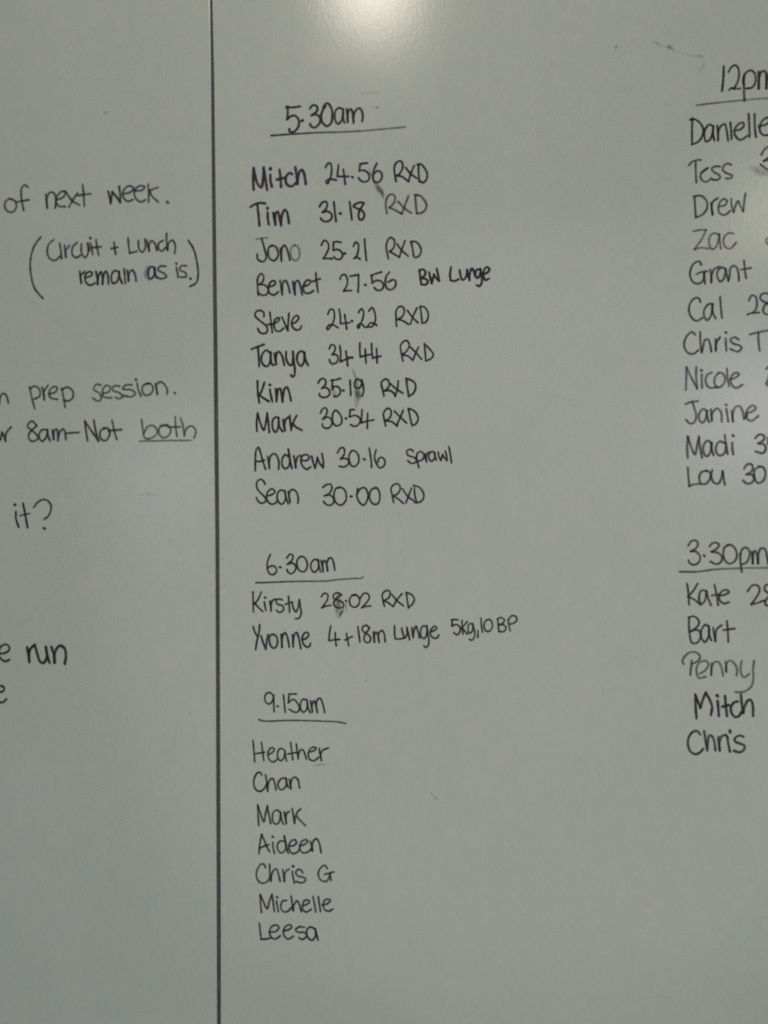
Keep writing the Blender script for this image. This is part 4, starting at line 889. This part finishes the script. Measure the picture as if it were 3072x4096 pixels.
2.47 0.58 - 418.5,-163.21 417.21,-169.8 417.81,-178.32 420.95,-182.2 426.65,-178.15
L fourth row of the shorter right list, its darkest row
N handwritten_word black
2.92 0.85 - 367.37,-231.06 366.47,-217.57 366.2,-203.4! 368.73,-210.93 371.89,-218.76! 374.48,-209.48 378.02,-200.83! 382.77,-209.95 384.97,-217.14 383.65,-227.04
2.92 0.85 - 390.75,-203.98 391.06,-204.5
2.92 0.85 - 391.36,-210.41 391.96,-218.29 392.56,-227.8
2.91 0.85 - 396.41,-216.87 403.72,-214.73
2.91 0.85 - 399.64,-204.64 400.54,-216.77 401.76,-227.91
2.91 0.85 - 413.87,-210.55 410.07,-211.3 406.25,-216.64 406.85,-223.84 410.63,-228.34 414.43,-227.59 418.25,-222.25
2.91 0.85 - 417.39,-201.95 418.29,-212.42 419.82,-223.53! 421.43,-216.28 425.25,-208.98 428.41,-208.26 430.59,-214.1 430.85,-226.53
L bottom row of the shorter right list
N handwritten_word black
2.78 0.76 - 371.45,-249.73 367.96,-245.87 362.84,-247.33 358.33,-254.04 357.66,-261.97 360.19,-269.81 365.94,-272.94 371.05,-270.81 374.9,-266.42
2.77 0.76 - 375.93,-245.99 377.48,-256.81 379.35,-268.27! 380.03,-258.05 381.33,-251.44 383.88,-250.71 387.04,-256.54 388.58,-267.67
2.77 0.76 - 391.82,-252.47 392.42,-260.33 393.35,-267.86! 393.39,-257.68 395.95,-251.04 400.4,-249.61! 402.29,-252.18
2.77 0.76 - 401.98,-252.19 403.21,-260.69 404.76,-268.51
2.77 0.76 - 404.86,-244.56 405.11,-246.2
2.76 0.76 - 420.02,-251.04 415.6,-249.85 410.52,-253.27 410.51,-256.55 415.56,-259.03 421.23,-261.49 419.95,-266.76 415.51,-269.18 409.2,-267.73
B L
L top line of the notes on the left board, ending in a full stop
N handwritten_word black
2.73 0.68 - -483.29,414.1 -489,410.52 -490.4,403.77 -486.07,397.47 -478.91,396.51 -474.66,403.14 -476.12,410 -482.57,413.66
2.73 0.68 - -473.26,409.2 -457.58,411.28
2.73 0.68 - -459.08,427.64 -463.37,430.54 -467.63,425.97 -467.56,412.37 -464.64,397.99
N handwritten_word black
2.72 0.68 - -434.87,417.81 -434.13,409.65 -432.95,399.44! -433.43,412.33 -429.21,419.6 -424.26,418.72 -421.39,410.48 -422.05,399.69
2.71 0.68 - -419.27,409.72 -411.51,412.78 -408.72,418.75 -412.96,420.28 -418.59,415.78 -421.38,407.78 -417.11,401.52 -408.64,400.5
2.71 0.68 - -408.72,420.1 -398.8,406.86 -389.64,401.77
2.71 0.68 - -392.52,417.4 -398.81,408.21 -403.7,399.63
2.7 0.68 - -392.5,414.02 -374.97,415.59
2.7 0.68 - -385.53,427.22 -384.07,413 -383.32,400.17
N handwritten_word black
3.01 0.75 - -351.91,417.72 -349.79,410.24 -348.37,402.13! -346.33,416.81! -340.04,409.17 -335.85,402.69! -335.88,412.35 -337.31,423.15
2.69 0.66 - -331.02,413.49 -322.01,415.8 -318.56,421.01 -324.81,423.29 -331.73,417.54 -331.7,409.5 -326.13,403.91 -319.21,405.64
2.68 0.66 - -315.78,416.88 -306.79,417.17 -304.04,421.73 -310.96,422.7 -317.16,416.93 -315.05,406.81 -308.12,402.51 -302.61,404.96
2.68 0.66 - -299.22,424.2 -298.49,413.48 -298.46,402.12
2.68 0.66 - -286.11,419.9 -297.12,416.76! -294.34,409.3 -286.06,401.61
2.67 0.66 - -274.37,401.14 -273.41,400.17
K handwritten_bracket opening bracket of the bracketed note
2.56 0.78 - -441.55,362.77 -450.26,351.23 -455.3,333.28 -454.48,315.13 -449.28,296.87 -438.28,284.03
K handwritten_bracket closing bracket of the bracketed note, beside the joint
2.51 0.8 - -246.85,351.65 -239.81,339.8 -235.56,323.28 -234.12,306.88 -236.9,297.42 -244.6,293.56
L upper line inside the brackets
N handwritten_word black
2.71 0.7 - -424.05,358.66 -430.57,353.33 -432.72,343.66 -429.04,334.5 -421.75,332.17 -415.24,337.51
2.71 0.7 - -416.03,353.51 -414.54,344.43 -413.34,333.97
2.71 0.7 - -409.49,350.5 -408.73,342.84 -407.54,335.86! -408.01,344.21 -402.97,350.27
2.71 0.7 - -392.86,354.08 -398.62,348.04 -399.31,339.75 -394.22,334.72 -388.45,337.3
2.7 0.7 - -387.07,351.8 -387.03,342.1 -382.67,334.34 -378.36,339.04 -378.42,352.18! -376.22,343.11
2.7 0.7 - -375.27,359.41 -374.98,358.84
2.7 0.7 - -374.81,352.47 -373.35,345.78 -371.88,338.12
2.7 0.7 - -374.07,346.5 -360.41,347.41
2.7 0.7 - -367.63,356.64 -366.16,346.91 -363.97,336.89
N handwritten_word black
2.69 0.7 - -347.5,344.61 -338.92,346.24
2.69 0.7 - -343.95,352.35 -342.77,344.72 -341.75,337.52
N handwritten_word black
2.69 0.7 - -325.39,357.2 -324.65,348.23 -323.19,338.27! -318.2,339.06 -313.94,340.29
2.68 0.7 - -311.85,353.28 -311.1,343.63 -306.82,338.67 -302.58,344.71 -303.33,355.03
2.68 0.7 - -300.48,353.56 -299.04,345.96 -297.6,339.73! -297.63,348.65 -294.1,352.65 -289.84,348.38 -287.69,340.07
2.67 0.7 - -279.95,352.14 -284.89,349.58 -285.57,342.74 -281.32,339.17 -276.39,343.11
2.67 0.7 - -275.03,360.87 -275,350.6 -273.56,340.27! -272.17,349.13 -267.25,352.37 -263.71,346.09 -264.38,335.85
L lower line inside the brackets, one letter redrawn over a smudge
N handwritten_word black
2.7 0.78 - -389.1,317.24 -388.35,310.3 -387.16,301.96! -387.63,311.66 -382.6,316.34
2.7 0.78 - -380.41,308.67 -373.93,311.23 -372.51,314.64 -376.83,316.16 -381.86,311.48 -381.1,303.16 -375.33,298.83 -368.86,301.4
2.69 0.78 - -367.48,315.87 -366.01,308.22 -365.26,299.91! -363.87,310.92 -361.01,315.66 -358.83,308 -358.8,299.72! -357.41,310.72 -354.56,316.15 -351.67,310.54 -350.92,300.17
2.69 0.78 - -337.38,314.91 -343.1,316.47 -347.37,309.03 -345.19,300.69 -340.19,301.92 -337.36,308.72 -336.95,314.9! -335.92,307.29 -333.04,300.32
2.69 0.78 - -330.25,318.13 -329.51,309.85 -328.76,300.19
2.68 0.78 - -325.96,315.93 -325.22,308.34 -324.49,302.81! -323.81,312.42 -319.55,316.41 -315.98,310.8 -314.53,302.51
N handwritten_word black
2.83 0.82 - -292.58,319.67 -296.83,319.12 -298.93,311.64 -296.79,304.71 -291.84,307.3 -290.45,318.23! -289.72,311.35 -287.59,305.8
2.67 0.66 - -276.32,319.83 -283.39,320.06 -286.2,315.35 -278.41,311 -274.87,306.78 -281.22,304.24 -286.17,305.76
N handwritten_word black
2.67 0.66 - -262.52,323.07 -262.09,322.51
2.67 0.66 - -262.22,318.01 -260.8,311.81 -260.08,305.64
2.67 0.66 - -249.57,319.65 -256.6,319.19 -257.29,314.43 -250.25,310.79 -249.54,305.99 -257.26,305.55
2.66 0.66 - -244.34,303.51 -243.5,302.94
L upper line of the second note, cut off at the left edge
N handwritten_word black
2.57 0.72 - -499.4,162.66 -497.85,156.9 -496.31,150.43! -494.84,159.72 -491.08,163.24 -486.53,159.59 -484.22,150.96
N handwritten_word black
2.56 0.72 - -455.71,170.53 -452.65,157.63 -448.83,143.3
2.56 0.72 - -454.95,168.37 -448.96,171.84 -442.2,167.45 -442.16,158.89 -448.89,155.43
2.55 0.72 - -438.47,170.23 -436.94,163.08 -435.86,154.51! -436.2,164.5 -431,172.25
2.55 0.72 - -428.71,161.52 -420.52,164.24 -418.31,169.18 -422.79,170.68 -428.73,165.8 -427.95,157.24 -418.24,154.24
2.55 0.72 - -412.34,168.37 -410.06,156.96 -407.78,144.14
2.54 0.72 - -412.34,166.24 -405.66,169.68 -398.21,165.29 -397.43,156.76 -402.61,152.3 -408.56,152.67
N handwritten_word black
2.53 0.66 - -360.53,171.74 -366.43,172.55 -370.09,166.95 -362.7,161.17 -359.73,154.76 -364.13,151.29 -370.79,154.93
2.53 0.66 - -357.54,161.09 -350.19,163.09 -348.01,168.7 -353.9,170.92 -358.29,164.64 -356.79,156.83 -346.49,155.26
2.53 0.66 - -335.54,169.9 -343.61,170.04 -345.06,165.12 -334.77,160.72 -331.83,156.44 -337.68,154.13 -341.36,155.89
2.52 0.66 - -319.44,171.04 -327.49,171.18 -331.86,166.31 -320.15,164.71 -315.03,160.4 -320.13,156.26 -330.37,157.83
2.52 0.66 - -314.65,178.28 -314.06,177.42
2.52 0.66 - -312.88,173.04 -311.4,165.27 -307.72,156.77
2.52 0.66 - -296.85,172.76 -304.12,170.77 -306.29,163.78 -302.63,158.09 -295.36,159.38 -291.74,166.35 -295.4,172.03 -301.22,172.13
2.51 0.66 - -288.86,171.92 -287.38,164.87 -286.35,158.96! -287.4,170.49 -282.33,174.33 -276.52,170.3 -273.61,164.64 -273.59,158.75
2.51 0.66 - -264.2,160.28 -263.47,159.57
L lower line of the second note, its last word underlined
N handwritten_word black
2.73 0.72 - -500.34,115.22 -497.82,109.7 -494.48,103.4! -492.87,112
2.72 0.72 - -492.88,113.57 -489.54,107.26 -487.85,101.76! -487.08,111.94 -480.51,119.69
N handwritten_word black
2.71 0.72 - -445.97,121.62 -452.56,127.17 -458.28,120.99 -452.5,115.46 -445.91,109.92 -444.25,104.44 -452.44,101.41 -456.56,105.35 -455.77,111.59 -445.96,120.84
2.71 0.72 - -432.84,116.01 -439.38,115.31 -442.63,107.55 -438.5,101.27 -432.8,106.66 -431.21,115.99! -430.35,108.19 -427.88,101.94
2.71 0.72 - -424.67,115.14 -423.82,108.12 -422.98,103.45! -422.22,114.33 -418.96,116.63 -417.3,109.61 -417.27,101.83! -414.87,112.69 -410,116.53 -407.54,111.06 -406.69,103.28
2.7 0.72 - -405.91,111.04 -389.68,112.1
2.69 0.74 - -377.81,101.43 -379.96,113.85 -381.63,126.27! -372.69,113.77 -363.28,100.97! -367.03,113.7 -369.51,126.89
2.69 0.74 - -353.35,117.41 -360.58,113.63 -360.55,104.35 -354.09,101.19 -348.49,108.86 -350.12,115.83 -356.57,117.45
2.68 0.74 - -350.12,113.51 -333.26,114.86
2.69 0.74 - -345.34,126.59 -342.89,114.97 -339.15,102.58
N handwritten_word brown
2.52 0.66 - -306.92,127.18 -305.28,114.54 -302.38,103.74 -292.51,104.41 -286.18,111.25 -290.97,118.98 -298.92,118.31 -303.67,109.91
2.51 0.66 - -273.51,118.77 -281.44,119.64 -284.59,111.23 -279.81,104.27 -272.68,105.73 -268.75,113.35 -273.52,120.31 -281.44,118.1
2.51 0.66 - -271.92,117.22 -256.91,117.5
2.51 0.66 - -263.26,130.14 -262.43,117.11 -260.82,105.6
2.5 0.66 - -256.15,128.52 -252.96,118.53 -251.35,106.27! -248.22,115.41 -241.93,118.39 -236.41,112.22 -238.75,103.08
N underline black
2.35 0.6 0.55 -309.22,99.97 -276.63,100.4 -242.67,100.37
L short line with a question mark
N handwritten_word black
2.88 0.88 - -475.01,20.4 -474.48,20.14
2.88 0.88 - -473.37,11.12 -473.07,2.1 -469.58,-7.92
2.39 0.66 - -468.07,6.11 -462,7.6 -454.63,9.35
2.87 0.88 - -463.66,21.88 -460.96,9.1 -457.44,-8.91
2.55 0.82 - -449.14,17.09 -444.7,22.58 -437.36,26.81 -431.06,25.55 -426.32,20.05 -426.81,12.07 -429.92,5.58 -434.63,2.09
2.55 0.82 - -435.62,-9.64 -434.31,-10.13
L line with three bold letters, cut off at the left edge
N handwritten_word black
2.72 0.88 - -495.12,-169.43 -491.45,-169.94 -484.75,-168.1 -480.8,-163.42 -484.18,-158.57 -489.07,-158.65 -493.33,-161.89 -495.74,-168.28 -494.49,-174.03 -490.19,-178.58 -485.3,-179.64 -481.04,-177.55
N handwritten_word black
3.5 0.9 - -457.39,-161.32 -455.53,-170.49 -454.27,-179.95! -454.92,-170.48 -452.53,-162.96 -447.1,-157.99
3.5 0.9 - -446.17,-161.14 -443.41,-170.28 -439.73,-179.41 -436.1,-181.06 -432.49,-177.56 -430.71,-170.07 -432.27,-160.63! -430.71,-170.07 -427.35,-180.33
3.49 0.9 - -424.72,-160.79 -421.67,-169.92 -420.42,-180.21! -420.46,-169.9 -417.48,-161.82 -412.68,-158.6 -407.26,-162.23 -405.42,-170.79 -406.88,-181.11
L single letter at the left edge, the lowest writing on the left board
N handwritten_word black
2.88 0.85 - -497.31,-219.1 -492.42,-219 -488.16,-216.6 -488.79,-212.58 -493.68,-211.53 -498.56,-215.09 -499.12,-224.33 -494.8,-231.73 -489.91,-232.2 -485.05,-228.05
"""

SMEARS = """R -18.5,432.51,1.23,0.4 -14.18,420.62,2.76,0.6 -10.16,411.83,6.13,0.45 -5.23,404.86,8.57,0.8 -2.46,400.75,6.12,0.7 -0.31,393.9,4.28,0.15
R -39.45,188.37,2.45,0.1 -37.28,181.57,5.52,0.35 -35.12,176.01,3.98,0.5 -33.26,169.22,6.74,0.3 -33.26,160.02,9.8,0.5 -32.02,153.87,9.8,0.95 -32.63,147.74,7.35,0.5 -33.87,140.1,3.67,0.2
R -36.65,151.49,0.92,0.2 -35.41,144.11,1.53,0.8 -35.1,138.58,0.92,0.6
R -33.25,135.49,1.22,0.6 -32.63,134.56,1.22,0.6
R -63.63,160.53,6.76,0.1 -61.45,155.87,9.21,0.35 -58.97,151.22,6.14,0.1
R -56.03,-91.06,8.57,0.35 -56.64,-100.24,11.63,0.55 -56.64,-109.42,9.8,0.42 -57.25,-117.07,6.12,0.12
R -49.83,-107.2,1.84,0.5 -51.99,-111.81,4.28,0.85 -53.85,-115.5,3.67,0.9 -55.08,-119.18,1.53,0.6
R -46.75,-98.92,1.53,0.4 -46.43,-106.25,2.45,0.45 -45.5,-112.96,1.53,0.1
R -13.57,506.54,1.53,0.1 -8.94,506.6,3.37,0.5 -4.62,506.99,1.84,0.12
R -27.8,524.27,2.77,0.1 -17.9,524.97,3.38,0.14 -11.1,524.91,3.37,0.14 -4.93,525.19,3.07,0.06
R 276.3,561.32,1.49,0.3 278.06,564.51,2.38,0.55 279.51,566.22,1.19,0.3
R 320.61,568.2,2.96,0.15 324.34,565.89,4.15,0.26 328.65,562.65,3.55,0.18 333.24,561.18,2.96,0.1 336.69,560.37,5.32,0.3 340.7,559.54,7.1,0.38 343.84,556.67,4.14,0.15
R 343.84,556.08,2.36,0.15 354.42,551.58,2.66,0.1 365.83,547.94,2.65,0.12 374.38,547.43,4.12,0.25 377.79,546.04,2.94,0.18
R 373.74,529.99,5.3,0.08 377.17,533.64,7.07,0.15 377.76,539.53,4.12,0.05
R 433.18,412.24,9.94,0.12 438.78,409.06,12.85,0.27 447.16,405.75,11.67,0.25 455.57,408.89,8.75,0.15
L -299.17,323.22,3.78,0.12 -301.11,316.01,6.3,0.35 -302.07,310.35,7.57,0.5 -299.11,303.94,4.41,0.35 -298.12,300.75,2.52,0.15
R -88.15,-300.82,1.53,0.12 -81.31,-299.38,2.45,0.45 -69.52,-297.8,1.84,0.22 -58.38,-296.54,1.22,0.08
R 56.15,-328.24,1.21,0.15 60.37,-332,2.11,0.3 63.69,-335.19,2.11,0.3 66.7,-337.19,1.51,0.1
R -203.24,-48.33,0.62,0.5 -202.61,-45.22,0.93,0.9
R -198.4,-76.88,0.5,0.6 -198.07,-80.29,0.5,0.6 -203.81,-83.14,0.5,0.5 -207,-85.03,0.5,0.3
L -357.07,517.9,3.81,0.2 -355.09,517.79,5.08,0.3 -352.77,517.67,3.17,0.15
R -22.68,-194.58,1.52,0.5 -21.76,-195.17,1.22,0.5
L -244.11,-240.72,1.25,0.5 -243.15,-241.32,1.25,0.5
L -370.06,271.74,2.86,0.15 -367.73,271.04,2.85,0.12
R 25.77,375.06,0.92,0.22 25.15,365.29,0.92,0.22 24.84,356.12,0.92,0.1
R -105.46,142.99,1.08,0.5 -104.83,142.36,1.08,0.4
R -11.95,-124.13,1.22,0.4 -11.03,-124.72,1.22,0.3
R 255.35,-300.78,1.48,0.2 256.51,-301.33,1.48,0.2
R 152.53,-389.8,1.79,0.15 156.08,-388.47,1.79,0.15
R 55.17,591.17,1.22,0.35 56.08,590.19,1.22,0.3
R 65.79,537.24,1.07,0.3 66.7,536.57,1.06,0.25
R 18.35,7.47,1.82,0.3 19.57,7.47,1.82,0.3
L -249.22,115.96,1.25,0.25 -248.57,115.32,1.25,0.2
R -189.95,162.31,0.93,0.4 -189.31,161.99,0.93,0.4
L -238.67,154.97,0.94,0.35 -238.03,154.65,0.94,0.35
L -312.62,32.27,2.52,0.08 -295.67,33.79,4.4,0.1 -282.65,30.61,3.14,0.05
R 310.03,-559.02,2.64,0.03 324.84,-556.39,3.8,0.06 341.86,-557.11,2.63,0.03
"""

# ---------------------------------------------------------------- the place
bm = bmesh.new()
bmesh.ops.create_cube(bm, size=1.0, matrix=Matrix.Translation((0, 0.075, 0)) @ Matrix.Diagonal((9.0, 0.12, 4.0, 1)))
me = bpy.data.meshes.new('wall')
bm.to_mesh(me)
bm.free()
wall = link('wall', me, M_WALL)
wall['kind'] = 'structure'

board_l = thing('whiteboard', 'whiteboard with the bracketed note and the question mark, beside the joint', 'whiteboard', 'whiteboards butted side by side on the wall')
board_r = thing('whiteboard', 'white board holding the columns of times and names under underlined headings', 'whiteboard', 'whiteboards butted side by side on the wall')
panel('panel', EDGE_L, -2.0, -1, board_l)
panel('panel', EDGE_R, 2.2, 1, board_r)
BOARDS = {'L': board_l, 'R': board_r}

# dull strip that shows in the joint, standing in its own groove
strip = thing('joining_strip', 'thin dull grey strip set in the dark joint between the two whiteboards', 'joining strip')
bm = bmesh.new()
rows = []
for (xl, z), (xr, _) in zip(EDGE_L, EDGE_R):
    g = (xr - xl)
    a, b = (xl + g * 0.24) / 1000, (xr - g * 0.20) / 1000
    zz = z / 1000
    pr = [(a, 0.0135), (a, 0.0022), (a + 0.0003, 0.0017), (b - 0.0003, 0.0017), (b, 0.0022), (b, 0.0135)]
    rows.append([bm.verts.new((x, y, zz)) for x, y in pr])
for r0, r1 in zip(rows, rows[1:]):
    for i in range(len(r0)):
        j = (i + 1) % len(r0)
        bm.faces.new((r0[i], r0[j], r1[j], r1[i]))
bm.faces.new(rows[0])
bm.faces.new(rows[-1])
bmesh.ops.recalc_face_normals(bm, faces=bm.faces)
me = bpy.data.meshes.new('strip_profile')
bm.to_mesh(me)
bm.free()
link('strip_profile', me, M_STRIP, strip)

board = None
line_obj = None
film = None
def flush():
    global film
    if film and film.v:
        film.build(film.name, INKS[film.hue], film.parent)
    film = None

for row in WRITING.strip().splitlines():
    tag, _, rest = row.partition(' ')
    if tag == 'B':
        flush()
        board = BOARDS[rest]
    elif tag == 'L':
        flush()
        line_obj = bpy.data.objects.new('handwritten_line', None)
        COL.objects.link(line_obj)
        line_obj.parent = board
        line_obj['label'] = rest
    elif tag == 'K':            # a lone mark with no words in it
        flush()
        name, _, lab = rest.partition(' ')
        film = Film()
        film.name, film.parent, film.hue = name, board, 'black'
    elif tag == 'N':
        flush()
        film = Film()
        film.name, film.hue = rest.split()
        film.parent = line_obj
    else:                        # stroke: width cover cover_end points
        t = row.split()
        w, c, ce = float(t[0]), float(t[1]), (None if t[2] == '-' else float(t[2]))
        segs, cur = [], []
        for q in t[3:]:
            corner = q.endswith('!')
            x, z = q.rstrip('!').split(',')
            cur.append((float(x), float(z)))
            if corner:
                segs.append(cur)
                cur = [cur[-1]]
        if len(cur) > 1 or not segs:
            segs.append(cur)
        pen_stroke(film, segs, w, c, ce)
flush()

for row in SMEARS.strip().splitlines():
    t = row.split()
    pts = [tuple(float(a) for a in q.split(',')) for q in t[1:]]
    dense = catmull([(x, z, w / 2, a) for x, z, w, a in pts], 0.8)
    f = Film()
    f.ribbon([(x, z, max(0.15, h), max(0.0, c)) for x, z, h, c in dense], SOFT)
    f.build('ink_smudge', M_SMEAR, BOARDS[t[0]])
